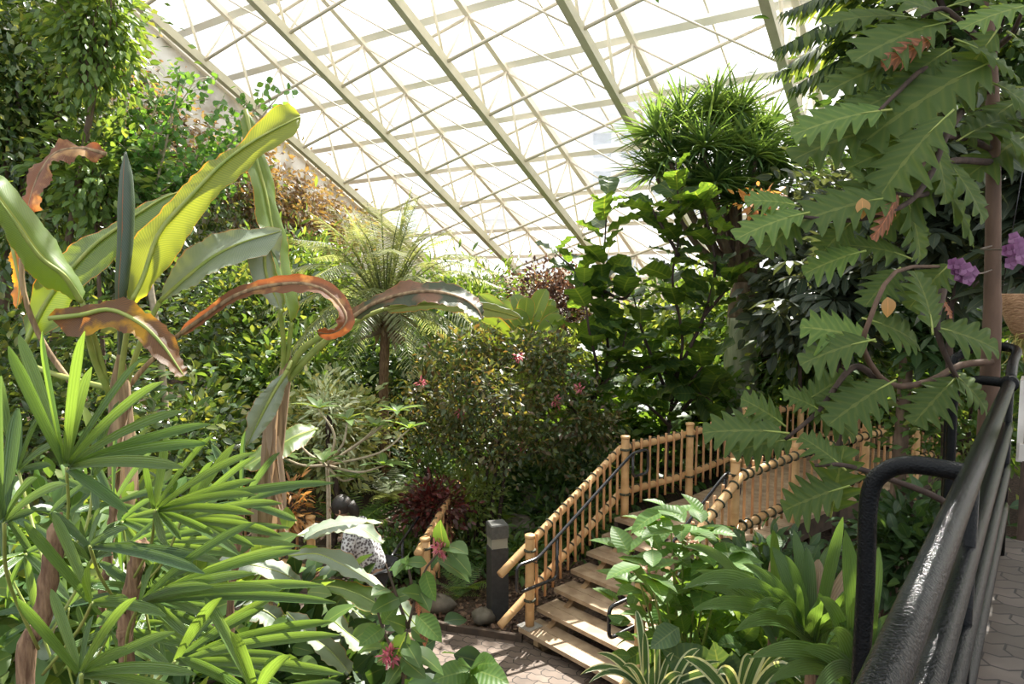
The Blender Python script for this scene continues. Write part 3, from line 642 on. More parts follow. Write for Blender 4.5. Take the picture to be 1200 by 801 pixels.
def lash(mb, p, axis, r, wraps=3, w=.012):
    axis = unit(axis); a = V(0, 0, 1) if abs(axis[2]) < .9 else V(1, 0, 0); u = unit(np.cross(a, axis)); v = np.cross(axis, u)
    for k in range(wraps):
        c = p+axis*(k-(wraps-1)/2)*w*1.3; ang = np.linspace(0, 2*PI, 13); mb.tube([c+(u*math.cos(x)+v*math.sin(x))*r for x in ang], w*.5, 5, cap=False)
def railing(label, posts, nb, post_h, zs, side, ext0=0, ext1=0, lower0=0, curve=None, name='bamboo_railing', rp=.047, ru=.045, post_base=None, bal_lo=.13, bal_hi=.95, hi=.86, lo=.30, skip_first_post=False):
    """posts: ground points with floor height; bamboo posts, two rails, thin balusters lashed between"""
    pts = [V(p[0], p[1], z) for p, z in zip(posts, zs)]
    t = thing(name, label, 'railing', pts[0])
    for i, p in enumerate(pts):
        if skip_first_post and i == 0: continue
        m = MB(); dn = post_base[i] if post_base else 0
        bamboo(m, [p-V(0, 0, dn), p+V(0, 0, post_h)], rp+.004); m.tube([p+V(0, 0, post_h-.035), p+V(0, 0, post_h-.02), p+V(0, 0, post_h), p+V(0, 0, post_h+.006)], [rp+.006, rp+.014, rp+.012, rp+.002], 14)
        part(m, 'post', 'bamboo', t)
    off = V(*side)*(rp+ru)*.85
    for h, e0 in ((hi, ext0), (lo, lower0)):
        line = [p+V(0, 0, h)+off for p in pts]
        if e0: line = [line[0]-unit(line[1]-line[0])*e0]+line
        if ext1: line = line+[line[-1]+unit(line[-1]-line[-2])*ext1]
        m = MB(); c = cr(line, 24) if (len(line) > 2 and curve) else np.array(line); bamboo(m, c, ru, .32); part(m, 'rail', 'bamboo', t)
    def tie(p, d, r, wr, w): m = MB(); lash(m, p, d, r, wr, w); part(m, 'lashing', 'lashing', t)
    for i in range(len(pts)-1):
        n = nb[i]
        for k in range(n):
            f = (k+1)/(n+1); p = pts[i]*(1-f)+pts[i+1]*f+off; m = MB(); lean = rng.normal()*.006
            q = p-V(*side)*(ru+.014)
            bamboo(m, [q+V(0, 0, bal_lo), q+V(lean, 0, bal_hi+rng.normal()*.01)], .0165, .3, 8); part(m, 'baluster', 'bamboo_thin', t)
            dr = unit(pts[i+1]-pts[i])
            for h in (hi, lo): tie(p+V(0, 0, h), dr, ru+.006, 1, .022)
    for i, p in enumerate(pts):
        j = min(i, len(pts)-2); dr = unit(pts[j+1]-pts[j])
        for h in (hi, lo):
            tie(p+off+V(0, 0, h)+dr*.055, dr, ru+.007, 1, .026)
            tie(p+V(0, 0, h), V(0, 0, 1), rp+.010, 1, .03)
    return t
p1 = A0+CD*.12+RD*.06; p2 = B0+CD*.10+RD*.05; z1, z2 = .17, DZ
nL = -RD
rl = railing('bamboo railing on the left side of the stairs, beside the bollard', [p1, p2], [12], 1.03, [z1, z2], nL*.9, ext0=.42, lower0=.42, ext1=.0)
m = MB(); m.box(p1+V(0, 0, .174), (.2, .2, .012), RD, CD); part(m, 'base_plate', 'steel_plate', rl, False)
Lb = [p2+CD*.001, Ls[1], Ls[2], Ls[3], Ls[4]]
railing('bamboo railing along the far side of the bridge, with fig trees behind it', Lb, [7, 7, 7, 7], 1.03, [DZ]*5, nL*.9, ext0=0, curve=True, skip_first_post=True, post_base=[0, .3, .3, .3, .3])
q1 = A0+CD*.12+RD*(SW-.05); q2 = Rs[0]+CD*.08-RD*.05
railing('bamboo railing on the right side of the stairs, half hidden by broad green leaves', [q1, q2], [11], 1.03, [z1, z2], -nL*.9, ext0=.22, lower0=.55, skip_first_post=False)
Rb = [q2, Rs[1], Rs[2], Rs[3], Rs[4]]
railing('bamboo railing along the near side of the bridge, above the strap-leaved plants', Rb, [7, 9, 8, 8], 1.03, [DZ]*5, RD*.9, curve=True, post_base=[0, .35, .35, .35, .35], skip_first_post=True)
# black handrails fixed to the bamboo posts
def rounded(pts, r=.07, n=5):
    out = [np.asarray(pts[0], float)]
    for a, b, c in zip(pts[:-2], pts[1:-1], pts[2:]):
        a, b, c = map(lambda q: np.asarray(q, float), (a, b, c)); d1 = unit(a-b); d2 = unit(c-b); rr = min(r, np.linalg.norm(a-b)*.45, np.linalg.norm(c-b)*.45)
        s, e = b+d1*rr, b+d2*rr
        for k in range(n+1): f = k/n; out.append((1-f)**2*s+2*f*(1-f)*b+f*f*e)
    out.append(np.asarray(pts[-1], float)); return out
def handrail(label, a, b, side, ext=.30, drop=.30, r=.019, za=.80, zb=.84):
    a = np.asarray(a)+V(*side)*.12; b = np.asarray(b)+V(*side)*.12; hd = unit(V(b[0]-a[0], b[1]-a[1], 0)); t = thing('steel_handrail', label, 'handrail', a)
    A_ = a+V(0, 0, za); B_ = b+V(0, 0, zb); m = MB()
    pts = [a+V(0, 0, za-drop)+hd*.28, a+V(0, 0, za-drop)-hd*ext, A_-hd*ext+V(0, 0, 0), A_, B_, B_+hd*ext, b+V(0, 0, zb-drop)+hd*ext, b+V(0, 0, zb-drop), B_-hd*.0-V(0, 0, .02)]
    pts2 = [A_+hd*.30+V(0, 0, (B_[2]-A_[2])*.30/np.linalg.norm(B_-A_)), a+V(0, 0, za-drop)+hd*.30]+pts[1:]
    m.tube(rounded(pts2, .07), r, 10); part(m, 'tube', 'black_metal', t)
    for q in (A_, B_): m = MB(); m.tube([q-V(0, 0, .0), q-V(0, 0, .05), q-V(*side)*.09-V(0, 0, .06)], .008, 6); part(m, 'bracket', 'black_metal', t)
    return t
handrail('black steel handrail sloping up the left side of the stairs with looped ends', p1+V(0, 0, z1), p2+V(0, 0, z2), RD)
handrail('black steel handrail on the right side of the stairs, partly behind leaves', q1+V(0, 0, z1), q2+V(0, 0, z2), -RD)
# far flight beyond the bridge, its landing
g0 = P(1008, 530, 13.2); g0[2] = 1.03
ft = [P(975, 470, 12.6), P(1012, 452, 13.6)]
railing('short sloping bamboo railing beyond the bridge, seen past the lobed leaves', [V(*P(985, 500, 12.6)[:2], 0), V(*P(1018, 500, 13.4)[:2], 0)], [4], 1.1, [1.05, 1.35], V(0, -1, 0)*.9, ext0=.35, lower0=.35)
ld = [V(*P(1020, 520, 12.9)[:2], 0), V(*P(1083, 537, 12.2)[:2], 0), V(*P(1110, 520, 14.5)[:2], 0), V(*P(1035, 505, 15.5)[:2], 0)]
slab('floor.002', [(p[0], p[1]) for p in ld], 1.12, 'timber', .16)
lp = V(*P(1073, 532, 12.6)[:2], 1.0); lt = thing('bamboo_post', 'stout bamboo post with a black handrail loop on the far landing', 'post', lp)
m = MB(); bamboo(m, [lp-V(0, 0, .4), lp+V(0, 0, .95)], .058); part(m, 'post', 'bamboo', lt)
m = MB(); c = lp+V(0, 0, .62); m.tube(rounded([c+V(.25, .3, .2), c+V(-.05, .0, .05), c+V(-.48, .0, -.02), c+V(-.55, 0, -.35), c+V(-.5, 0, -.38), c+V(.0, 0, -.36)], .08), .02, 10); part(m, 'handrail_loop', 'black_metal', lt)
tb = thing('bamboo_rail', 'pair of level bamboo rails past the far landing', 'railing', P(1020, 476, 13.8))
for y_ in (451, 475): m = MB(); bamboo(m, [P(1020, y_, 13.8), P(1050, y_-3, 13.8)], .04); part(m, 'rail', 'bamboo', tb)
m = MB(); pq = P(1049, 476, 13.8); bamboo(m, [V(pq[0], pq[1], .8), pq+V(0, 0, .6)], .05); part(m, 'post', 'bamboo', tb)
# low railing at the far side of the path
la = Pz(499, 725, .0); lb = V(*P(545, 640, 10.6)[:2], 0)
railing('low bamboo railing post and rail stub left of the bollard, behind the red-flowered sapling', [V(*la[:2], 0), lb], [9], .98, [0, .1], V(-.9, .3, 0)*.6, ext0=.17, lower0=.15, rp=.05, ru=.048)
la2 = V(*P(366, 700, 8.7)[:2], 0); lb2 = V(*P(262, 700, 9.6)[:2], 0)
railing('bamboo railing leading left along the path behind the ragged banana leaves', [la2, lb2], [6], .98, [0, 0], V(0, -1, 0)*.6, ext0=.1, lower0=.1, rp=.05, ru=.048)
handrail('black steel handrail left of the bollard, behind the low bamboo post', la+V(-.25, .05, 0), lb+V(-.25, .05, 0), V(-.9, .3, 0), ext=.2, drop=.25)
# ================================================================ BOLLARD LIGHT
bp = Pz(583, 719, .0); bt = thing('bollard_light', 'square black bollard light with a clear lens band standing in the bark mulch', 'light', bp)
ba = math.radians(18); bx = V(math.cos(ba), math.sin(ba), 0); by = V(-math.sin(ba), math.cos(ba), 0)
m = MB(); m.box(bp+V(0, 0, .40), (.21, .21, .86), bx, by); part(m, 'column', 'bollard_body', bt, False)
m = MB(); m.box(bp+V(0, 0, .895), (.195, .195, .12), bx, by); part(m, 'lens', 'lens', bt, False)
m = MB(); m.box(bp+V(0, 0, 1.03), (.215, .215, .15), bx, by); m.box(bp+V(0, 0, 1.112), (.215, .215, .015), bx, by, taper=.9); part(m, 'cap', 'bollard_top', bt, False)
m = MB()
for i in range(4): m.tube([bp+bx*(.085*(1 if i & 1 else -1))+by*(.085*(1 if i & 2 else -1))+V(0, 0, z) for z in (.82, .96)], .008, 6)
part(m, 'lens_rod', 'steel_plate', bt)
# stones and bark chips in the bed
def rock(c, r, label):
    m = MB(); n = 10; th = np.linspace(0, PI, 7); ph = np.linspace(0, 2*PI, n, endpoint=False); v = []
    for a in th:
        for b in ph: k = 1+.18*math.sin(3*b+a*2+c[0]*9)+.1*math.cos(5*b+c[1]*7); v.append(V(c[0], c[1], c[2])+V(math.sin(a)*math.cos(b)*r[0], math.sin(a)*math.sin(b)*r[1], math.cos(a)*r[2])*k)
    m.add(v, [(i*n+j, (i+1)*n+j, (i+1)*n+(j+1) % n, i*n+(j+1) % n) for i in range(6) for j in range(n)]); o = m.build('stone', 'stone', None, origin=c); o['label'] = label; o['category'] = 'stone'
for (a, b, z, r, l) in ((566, 722, .05, (.14, .1, .1), 'small tan stone at the foot of the black bollard'), (512, 708, .06, (.2, .13, .12), 'grey stone in the mulch behind the low bamboo railing'), (497, 545, .45, (.5, .3, .22), 'pale flat stone among the shrubs behind the dark red plant'), (606, 619, .3, (.3, .2, .2), 'mossy stone left of the upper stair railing post'), (640, 590, .5, (.45, .3, .28), 'dark boulder under the fiddle-leaf fig beyond the stairs')):
    rock(Pz(a, b, z), r, l)
m = MB(); n = 5200; cx = rng.uniform(-1.9, 1.3, n); cyy = rng.uniform(7.4, 10.8, n)
def inpoly(x, y, poly):
    r_ = False; j = len(poly)-1
    for i in range(len(poly)):
        xi, yi = poly[i]; xj, yj = poly[j]
        if (yi > y) != (yj > y) and x < (xj-xi)*(y-yi)/(yj-yi)+xi: r_ = not r_
        j = i
    return r_
EXY = [(p[0], p[1]) for p in E]
def onstairs(x, y):
    d = V(x, y, 0)-A0; return d@RD > -.1 and d@RD < SW and d@CD > -.1
kk = [i for i in range(n) if not inpoly(cx[i], cyy[i], EXY) and not onstairs(cx[i], cyy[i])]
pos = np.stack([cx[kk], cyy[kk], terrain(cx[kk], cyy[kk])+.012+.015*rng.random(len(kk))], 1); d = rnd(len(kk)); d[:, 2] *= .25
m.inst(grid_leaf(1, 1, lambda t: .5, 0, 0), pos, d, rnd(len(kk), .5)+V(0, 0, 1), .02+.05*rng.random(len(kk)), .6); o = m.build('bark_chips', 'chip', None, False); o['kind'] = 'stuff'; o['label'] = 'loose brown bark chips covering the bed around the bollard'; o['category'] = 'mulch'
# ================================================================ UPPER WALKWAY AND ITS BLACK RAIL
UZ = 2.35; ra = math.radians(37.5); RDIR = V(math.sin(ra), math.cos(ra), 0); RL = V(-math.cos(ra), math.sin(ra), 0); LAT = .155
RB = RL*LAT
def onrail(s, z, out=0): return RB+RDIR*s+RL*out+V(0, 0, z)
S0, S1 = -.6, 4.9
slab('floor.003', [tuple(onrail(-3, 0, .02)[:2]), tuple(onrail(5.2, 0, .02)[:2]), tuple(onrail(5.2, 0, -2.4)[:2]), tuple(onrail(-3, 0, -2.4)[:2])], UZ, 'pavers_high', .25)
m = MB(); bar(m, onrail(-3, UZ-.06, .04), onrail(5.2, UZ-.06, .04), .05, .34); struct(m, 'trim_4', 'timber_side')
rt = thing('walkway_railing', 'glossy black pipe railing running away along the raised walkway at right', 'railing', onrail(0, UZ))
for z in (UZ+1.01, UZ+.76, UZ+.52, UZ+.30):
    m = MB(); m.tube([onrail(s, z) for s in np.linspace(.15, S1-.1, 30)], .03, 24); part(m, 'rail', 'black_paint', rt)
for s in (2.42, 4.85):
    m = MB(); zt = UZ+1.0; w = .27; c = [onrail(s, zt, 0), onrail(s, zt+.005, w*.55), onrail(s, zt-.03, w*.85), onrail(s, zt-.12, w), onrail(s, zt-.4, w), onrail(s, UZ+.12, w), onrail(s, UZ-.02, w*.8), onrail(s, UZ-.05, .02)]
    m.tube(cr(c, 40), .028, 18); part(m, 'bent_post', 'black_paint', rt)
    m = MB(); m.tube([onrail(s, UZ-.02, 0), onrail(s, zt, 0)], .02, 12); part(m, 'post', 'black_paint', rt)
m = MB(); m.tube([onrail(S1-.2, UZ+1.01), onrail(S1-.1, UZ+1.01)], .045, 20); part(m, 'flange', 'black_paint', rt)
m = MB(); s = 5.3; zt = UZ+1.16; m.tube(cr([onrail(4.85, UZ+1.02), onrail(5.05, zt-.06), onrail(s, zt), onrail(s+.05, zt+.01, .16), onrail(s, zt-.05, .28), onrail(s-.05, zt-.2, .32), onrail(s-.05, UZ, .32)], 34), .028, 14); part(m, 'end_loop', 'black_paint', rt)
# leaflet holder on the rail, hanging basket
hp = P(1186, 485, 2.55); ht = thing('leaflet_holder', 'clear leaflet holder full of papers hung inside the black pipe rail at right edge', 'holder', hp)
m = MB(); m.box(hp+V(.06, .03, -.02), (.16, .02, .30), RDIR, RL); part(m, 'back_plate', 'clear_plastic', ht, False)
for k in range(5): m = MB(); m.box(hp+V(.05, .0, .03)-RL*(.012*k+.012), (.13-.01*k, .008, .27-.03*k), unit(RDIR+RL*.05*k), unit(RL-RDIR*.05*k)); part(m, 'leaflet', 'paper', ht, False)
m = MB(); m.box(hp+V(.06, .0, -.13)-RL*.04, (.17, .12, .06), RDIR, RL); part(m, 'tray', 'clear_plastic', ht, False)
bc = P(1204, 362, 4.6); bk = thing('hanging_basket', 'round brown bark basket with mossy tuft above the rail end at right edge', 'basket', bc-V(0, 0, .2))
m = MB(); m.tube([bc+V(0, 0, z) for z in (.10, .095, .02, -.08, -.16, -.2)], [.16, .165, .155, .12, .08, .04], 18); part(m, 'bowl', 'basket', bk)
m = MB(); scatter_leaves(m, [bc+V(-.02, -.02, -.2)], 120, .03, T_strip, .12, droop=1.0); part(m, 'moss', 'moss', bk)
m = MB()
for a in range(3): m.tube([bc+V(.16*math.cos(a*2.1), .16*math.sin(a*2.1), .09), bc+V(0, 0, 1.6)], .004, 4)
part(m, 'hanger', 'black_metal', bk)
# ================================================================ BUILDINGS OUTSIDE
def building(label, px, py, Y, w, h, mat, rows, cols):
    c = P(px, py, Y); t = thing('building', label, 'building', V(c[0], c[1], c[2]-h)); m = MB(); m.box(c-V(0, 0, h/2), (w, 6, h)); m.box(c+V(0, 0, .2), (w+.4, 6.4, .4)); part(m, 'wall', mat, t, False)
    for i in range(rows):
        for j in range(cols):
            m = MB(); q = c+V(-w/2+w*(j+.5)/cols, -3.02, -h*.08-(i+.5)*h/rows*.8); m.box(q, (w/cols*.62, .1, h/rows*.5)); part(m, 'window', 'building_glass', t, False)
building('grey building seen through the glass roof, left of the fig tops', 598, 262, 52, 5, 14, 'building', 5, 4)
building('pale blue-grey tower seen through the roof behind the fig leaves', 748, 128, 60, 9, 26, 'building', 7, 4)
building('small grey building seen through the glass roof near the palm crown', 412, 192, 60, 6, 16, 'building', 5, 4)
# ================================================================ BACKGROUND PLANTING
# vines over the left wall: leaves hung close to it in clumps, in three separate climbers
def wallpt(u, z, off=.25): p = C0+S_*u+T_*(WALLV-.3-off); return V(p[0], p[1], z)
def uz_at(px, py, off=.3):   # where the line of sight meets the wall plane
    r = ray(px, py); l = (WALLV-.3-off)/(r@T_); p = r*l+C0; return p
def wall_climber(name, label, pxy, n, size, T, mat, bare=.3, spread=.45, bark='bark', k=None, depth=.5):
    """pxy: outline in the photo -> the patch of wall it covers"""
    poly = pxy; xs_ = [p[0] for p in poly]; ys_ = [p[1] for p in poly]; cs = []
    while len(cs) < (k or n//28):
        x = rng.uniform(min(xs_), max(xs_)); y = rng.uniform(min(ys_), max(ys_))
        if inpoly(x, y, poly): cs.append(uz_at(x, y, .2+rng.random()*depth))
    cs = np.array(cs); b = uz_at(np.mean(xs_), 420, .4); b[2] = max(0, terrain(b[0], b[1])); t = thing(name, label, 'climbing plant', b)
    m = MB(); scatter_leaves(m, cs, n//len(cs), spread, T, size, droop=.7, up=.4); m.build('foliage', mat, t)
    s = MB()
    for i in range(0, len(cs), max(1, len(cs)//40)):
        c = cs[i]; j = np.argsort(np.linalg.norm(cs-c, axis=1))[1:4]
        for q in j: s.tube(cr([c, (c+cs[q])/2+rnd(1, .1)[0], cs[q]], 5), .02, 4, cap=False)
    s.tube(cr([b, (b+cs[0])/2+rnd(1, .3)[0], cs[0]], 10), .05, 6); s.build('stems', bark, t)
    return t
wall_climber('wall_climber', 'dense dark green climber covering the wall behind the banana leaves', [(-260, 120), (60, 200), (150, 190), (260, 190), (350, 260), (360, 470), (200, 560), (-260, 600)], 30000, .21, T_small, 'l_vine', spread=.5, k=900)
wall_climber('wall_climber', 'dry brown climber on the whitewashed wall just under the sloping roof edge', [(110, 60), (135, 62), (170, 92), (215, 130), (240, 185), (190, 190), (150, 150)], 1500, .17, T_small, 'l_dryvine', spread=.4, k=90)
wall_climber('wall_climber', 'withered reddish-brown climber in the corner of wall and roof above the banana leaves', [(255, 160), (300, 190), (345, 205), (400, 250), (430, 290), (360, 300), (300, 260), (268, 200)], 4200, .2, T_small, 'l_dryvine', spread=.5, k=130)
# big overhanging fig at the top left, nearer than the wall
def tree(name, label, cat, base, crown, rad, n, T, size, mat, bark='bark', r0=.09, k=60, shell=.3, spread=.35, droop=.3, up=.7, lean=None, group=None, hang=0):
    base = np.asarray(base, float); crown = np.asarray(crown, float); t = thing(name, label, cat, base, group)
    cs = ellipsoid(crown, rad, k, shell); m = MB(); scatter_leaves(m, cs, n//k, spread, T, size, droop=droop, up=up, out_from=crown); m.build('foliage', mat, t)
    m = MB(); mid = (base+crown)/2+(lean if lean is not None else V(0, 0, 0)); fork = crown-V(0, 0, rad[2]*.55); pth = cr([base, mid, fork], 16); m.tube(pth, [r0*1.15, r0, r0*.7], 10); m.build('trunk', bark, t)
    m = MB(); branches(m, fork, cs[:max(8, k//3)], r0*.5); m.build('branches', bark, t); return t
c = P(45, 120, 9.5); tree('weeping_fig', 'tall small-leaved tree filling the top left corner, sunlit yellow-green at its edge', 'tree', (c[0]-1.2, c[1]+.3, 0), c-V(.4, 0, 0), (1.75, 1.3, 2.6), 17000, T_small, .13, 'l_vine', k=260, shell=.1, spread=.24, droop=.8)
c = P(108, 35, 8.6); tree('weeping_fig', 'lighter yellow-green branches hanging beside the roof edge at top left', 'tree', (c[0]-1.6, c[1]+.6, 0), c, (.5, .45, 1.2), 2600, T_med, .12, 'l_bright', k=110, shell=.1, spread=.16, droop=.9, r0=.05)
c = P(110, 215, 8.8); tree('sapling_tree', 'sunlit yellowish leafy shoots above the upright rolled banana leaf', 'tree', (c[0]-.2, c[1]+.4, 0), c, (.75, .5, .9), 1500, T_med, .14, 'l_bright', k=60, shell=.1, spread=.22, droop=.4, r0=.03)
# round-leaved branches reaching right over the banana
base = V(*P(180, 330, 9.2)); base[2] = 0
t = thing('round_leaved_tree', 'spreading branches of small round bright green leaves left of the palm', 'tree', base)
m = MB(); lf = MB(); main = []
tips = [(330, 108, 9), (300, 128, 9.1), (252, 128, 9.2), (228, 95, 9.2), (212, 88, 9.0), (265, 160, 9.2), (190, 105, 9.4), (170, 120, 9.5), (150, 150, 9.4), (205, 150, 9.2), (240, 185, 9.1), (175, 175, 9.2), (285, 205, 9.3), (215, 205, 9), (160, 200, 9.1), (190, 230, 9.3), (250, 230, 9.2), (140, 240, 9.2), (130, 180, 9.5)]
fork = P(165, 260, 9.2); m.tube(cr([base, (base+fork)/2+V(.15, 0, 0), fork], 12), [.06, .05, .04], 8)
for (a, b_, c_) in tips:
    e = P(a, b_, c_); pth = cr([fork, fork*.5+e*.5+V(-.1, 0, -.12)+rnd(1, .1)[0], e], 14); m.tube(pth, [.03, .018, .006], 5)
    for i in range(4, 14):
        for q in range(2):
            d = rnd(1)[0]; d[2] = abs(d[2])*.6; tp = pth[i]+unit(d)*rng.uniform(.2, .45); m.tube([pth[i], (pth[i]+tp)/2+V(0, 0, .03), tp], .004, 4, cap=False)
            k_ = 7; pp = pth[i]+(tp-pth[i])*np.linspace(.25, 1, k_)[:, None]; lf.inst(T_round, pp+rnd(k_, .02), rnd(k_, 1)+V(0, -.2, -.2), rnd(k_, .6)+V(0, -.3, .7), .095)
lf.build('foliage', 'l_round', t); m.build('branches', 'bark_pale', t)
# far hedge of different shrubs, a shrub each
far = [
 ('laurel_shrub', 'bright small-leaved shrub behind the far landing and its black loop', 1065, 425, 14.0, 1.3, .9, 3600, T_small, .15, 'l_bright'),
 ('laurel_shrub', 'dark broad shrub below the wall climber, behind the banana stems', 330, 470, 13.5, 1.9, 1.7, 3600, T_med, .20, 'l_mid'),
 ('laurel_shrub', 'pale yellow-green feathery shrub behind the palm crown on its left', 345, 345, 17, 1.7, 1.3, 4200, T_lance, .26, 'l_bright'),
 ('bamboo_clump', 'yellow-green bamboo-like foliage behind the palm crown on its right', 500, 392, 18, 2.6, .95, 4600, T_lance, .30, 'l_mid'),
 ('laurel_shrub', 'dim green thicket around the foot of the palm trunk', 400, 440, 15, 1.9, 1.4, 5200, T_small, .15, 'l_dark'),
 ('laurel_shrub', 'dark shrub to the right of the palm trunk', 500, 460, 14.5, 1.7, 1.5, 4200, T_med, .16, 'l_dark'),
 ('laurel_shrub', 'sunlit feathery bush in the distance left of the purple-brown bush', 560, 372, 18.5, 1.9, 1.1, 3200, T_lance, .3, 'l_bright'),
 ('smoke_bush', 'round purple-brown twiggy bush under the glass roof left of the first fig', 652, 358, 15, 1.0, .85, 4200, T_small, .11, 'l_purple'),
 ('laurel_shrub', 'yellow-green sunlit shrub glimpsed between the two fiddle-leaf figs', 740, 425, 15, 1.6, 1.1, 3200, T_med, .22, 'l_lime'),
 ('laurel_shrub', 'bright sunlit shrub glimpsed between the right fig and the thick tree trunk', 822, 400, 16, 1.7, 1.6, 4200, T_med, .2, 'l_bright'),
 ('laurel_shrub', 'yellow-leaved low shrub behind the foot of the left fig', 668, 440, 13.5, 1.1, .8, 1800, T_med, .2, 'l_lime'),
 ('laurel_shrub', 'mid-green mass behind the upper stair railing', 700, 520, 12.6, 1.6, 1.3, 3200, T_med, .2, 'l_mid'),
 ('laurel_shrub', 'leafy green shrub behind the bamboo railing of the bridge', 800, 470, 13.4, 1.7, 1.0, 3400, T_med, .2, 'l_mid'),
 ('laurel_shrub', 'shaded shrub behind the thick tree trunk', 910, 440, 15.5, 1.8, 1.9, 4200, T_med, .2, 'l_mid'),
 ('laurel_shrub', 'sunlit shrub past the end of the bridge', 1010, 425, 17, 2.1, 1.3, 3800, T_blade, .6, 'l_bright'),
 ('laurel_shrub', 'deep green shrub beyond the far landing', 1110, 440, 15.5, 2.2, 1.8, 5200, T_med, .22, 'l_mid'),
 ('laurel_shrub', 'tall dark shrub behind the slender trunk at right', 1120, 250, 14, 2.6, 2.6, 7000, T_med, .24, 'l_dark'),
 ('laurel_shrub', 'high dark foliage filling the right edge behind the lobed leaves', 1235, 330, 11, 1.9, 3.2, 6000, T_med, .24, 'l_dark'),
 ('laurel_shrub', 'dim shrub under the bridge beside the stairs', 640, 575, 11, 1.0, .6, 1500, T_med, .16, 'l_dark'),
 ('laurel_shrub', 'shaded bush at the foot of the central small tree', 575, 560, 11.8, 1.6, .8, 3200, T_med, .15, 'l_dark'),
 ('laurel_shrub', 'dark leafy bush left of the palm behind the rolled brown leaf', 285, 400, 15, 1.6, 2.0, 3800, T_med, .2, 'l_vine'),
 ('laurel_shrub', 'dark bush at the back between the palm and the pale-leaved shrub', 440, 520, 12.8, 1.3, .9, 3000, T_small, .13, 'l_yelmix'),
 ('laurel_shrub', 'green bush behind the lady palm near the path edge', 210, 540, 9.5, 1.4, 1.0, 3000, T_med, .16, 'l_vine'),
 ('laurel_shrub', 'shadowy foliage at the left edge behind the banana', 40, 470, 8.5, 1.5, 1.5, 3600, T_med, .17, 'l_vine'),
]
for a in far: bush(a[0], a[1], 'shrub', a[2], a[3], a[4], a[5], a[6], a[7], a[8], a[9], a[10])
# central small tree with fine mixed green and yellow leaves
b = P(575, 640, 9.9); b[2] = 0
t = thing('powder_puff_tree', 'slender-trunked small tree with fine dark green and yellow leaves in the middle', 'tree', b)
m = MB(); s_ = MB(); tops = [(520, 430, 10.3), (560, 422, 10.2), (600, 416, 10.4), (640, 430, 10.2), (675, 480, 10), (530, 480, 9.8), (505, 465, 10.3), (580, 460, 9.6), (620, 480, 9.7), (655, 520, 9.9), (545, 520, 9.8), (600, 520, 9.5), (500, 500, 10.2), (640, 412, 10.6), (575, 402, 10.6), (690, 500, 10.2)]
cs = []
for k, a in enumerate(tops):
    e = P(*a); f = P(578+(k % 3-1)*9, 545, 9.9); s_.tube(cr([f, f*.5+e*.5+V(0, 0, -.05)+rnd(1, .06)[0], e], 9), [.018, .012, .004], 5)
    for q in range(9): cs.append(e+rnd(1, .2)[0])
for k, dx in enumerate((-6, 4, 14)): s_.tube(cr([b+V((k-1)*.05, 0, 0), P(573+dx, 590, 9.9), P(578+dx, 545, 9.9)], 9), [.035, .03, .022], 7)
scatter_leaves(m, cs, 48, .135, T_small, .095, droop=.1, up=.8); m.build('foliage', 'l_yelmix', t); s_.build('trunk', 'bark_dark', t)
for (a, b_) in ((494, 448), (541, 484), (612, 523), (679, 455), (652, 469), (607, 417)): m = MB(); scatter_leaves(m, [P(a, b_, 9.6)], 30, .02, T_lance, .07, droop=0); m.build('flower', 'petalpink', t)
bush('croton', 'dark red leafy shrub in front of the pale stone', 'shrub', 512, 592, 9.4, .42, .32, 1100, T_med, .09, 'l_red')
bush('lime_shrub', 'bright yellow-green small-leaved shrub right of the dark red plant', 'shrub', 552, 578, 9.9, .5, .45, 1500, T_small, .08, 'l_lime')
bush('lime_shrub', 'sprig of lime green leaves above the dark red plant', 'shrub', 505, 548, 10.4, .35, .28, 500, T_small, .08, 'l_bright')
bush('lime_shrub', 'low green groundcover around the bollard lens', 'shrub', 610, 655, 9.3, .42, .22, 500, T_med, .12, 'l_mid')
bush('groundcover', 'low mixed foliage behind the low bamboo railing', 'groundcover', 460, 650, 9.2, .7, .25, 1300, T_med, .10, 'l_mid')
bush('groundcover', 'dark strappy groundcover left of the bollard', 'groundcover', 540, 650, 9.7, .7, .2, 1200, T_lance, .16, 'l_mid')
bush('groundcover', 'low leaves beside the stair stringer under the left railing', 'groundcover', 668, 612, 10.2, .7, .25, 900, T_lance, .2, 'l_mid')
bush('groundcover', 'shaded low plants below the near side of the bridge', 'groundcover', 900, 690, 6.4, .7, .25, 900, T_med, .16, 'l_dark')
bush('groundcover', 'low dark undergrowth between bridge and black pipe railing', 'groundcover', 1075, 650, 7.0, .6, .5, 1100, T_med, .18, 'l_dark')
bush('orange_flowers', 'clump of orange bracts beside the brown banana stem', 'flowering plant', 333, 590, 8.6, .26, .34, 260, T_lance, .14, 'l_orange')
bush('variegated_shrub', 'cream and green variegated bush behind the bare-branched plumeria', 'shrub', 385, 505, 10.2, .75, .75, 2600, T_med, .14, 'l_pale')
bush('variegated_shrub', 'almost white sunlit foliage at the heart of the variegated bush', 'shrub', 383, 485, 9.6, .16, .5, 420, T_lance, .13, 'cream_leaf')
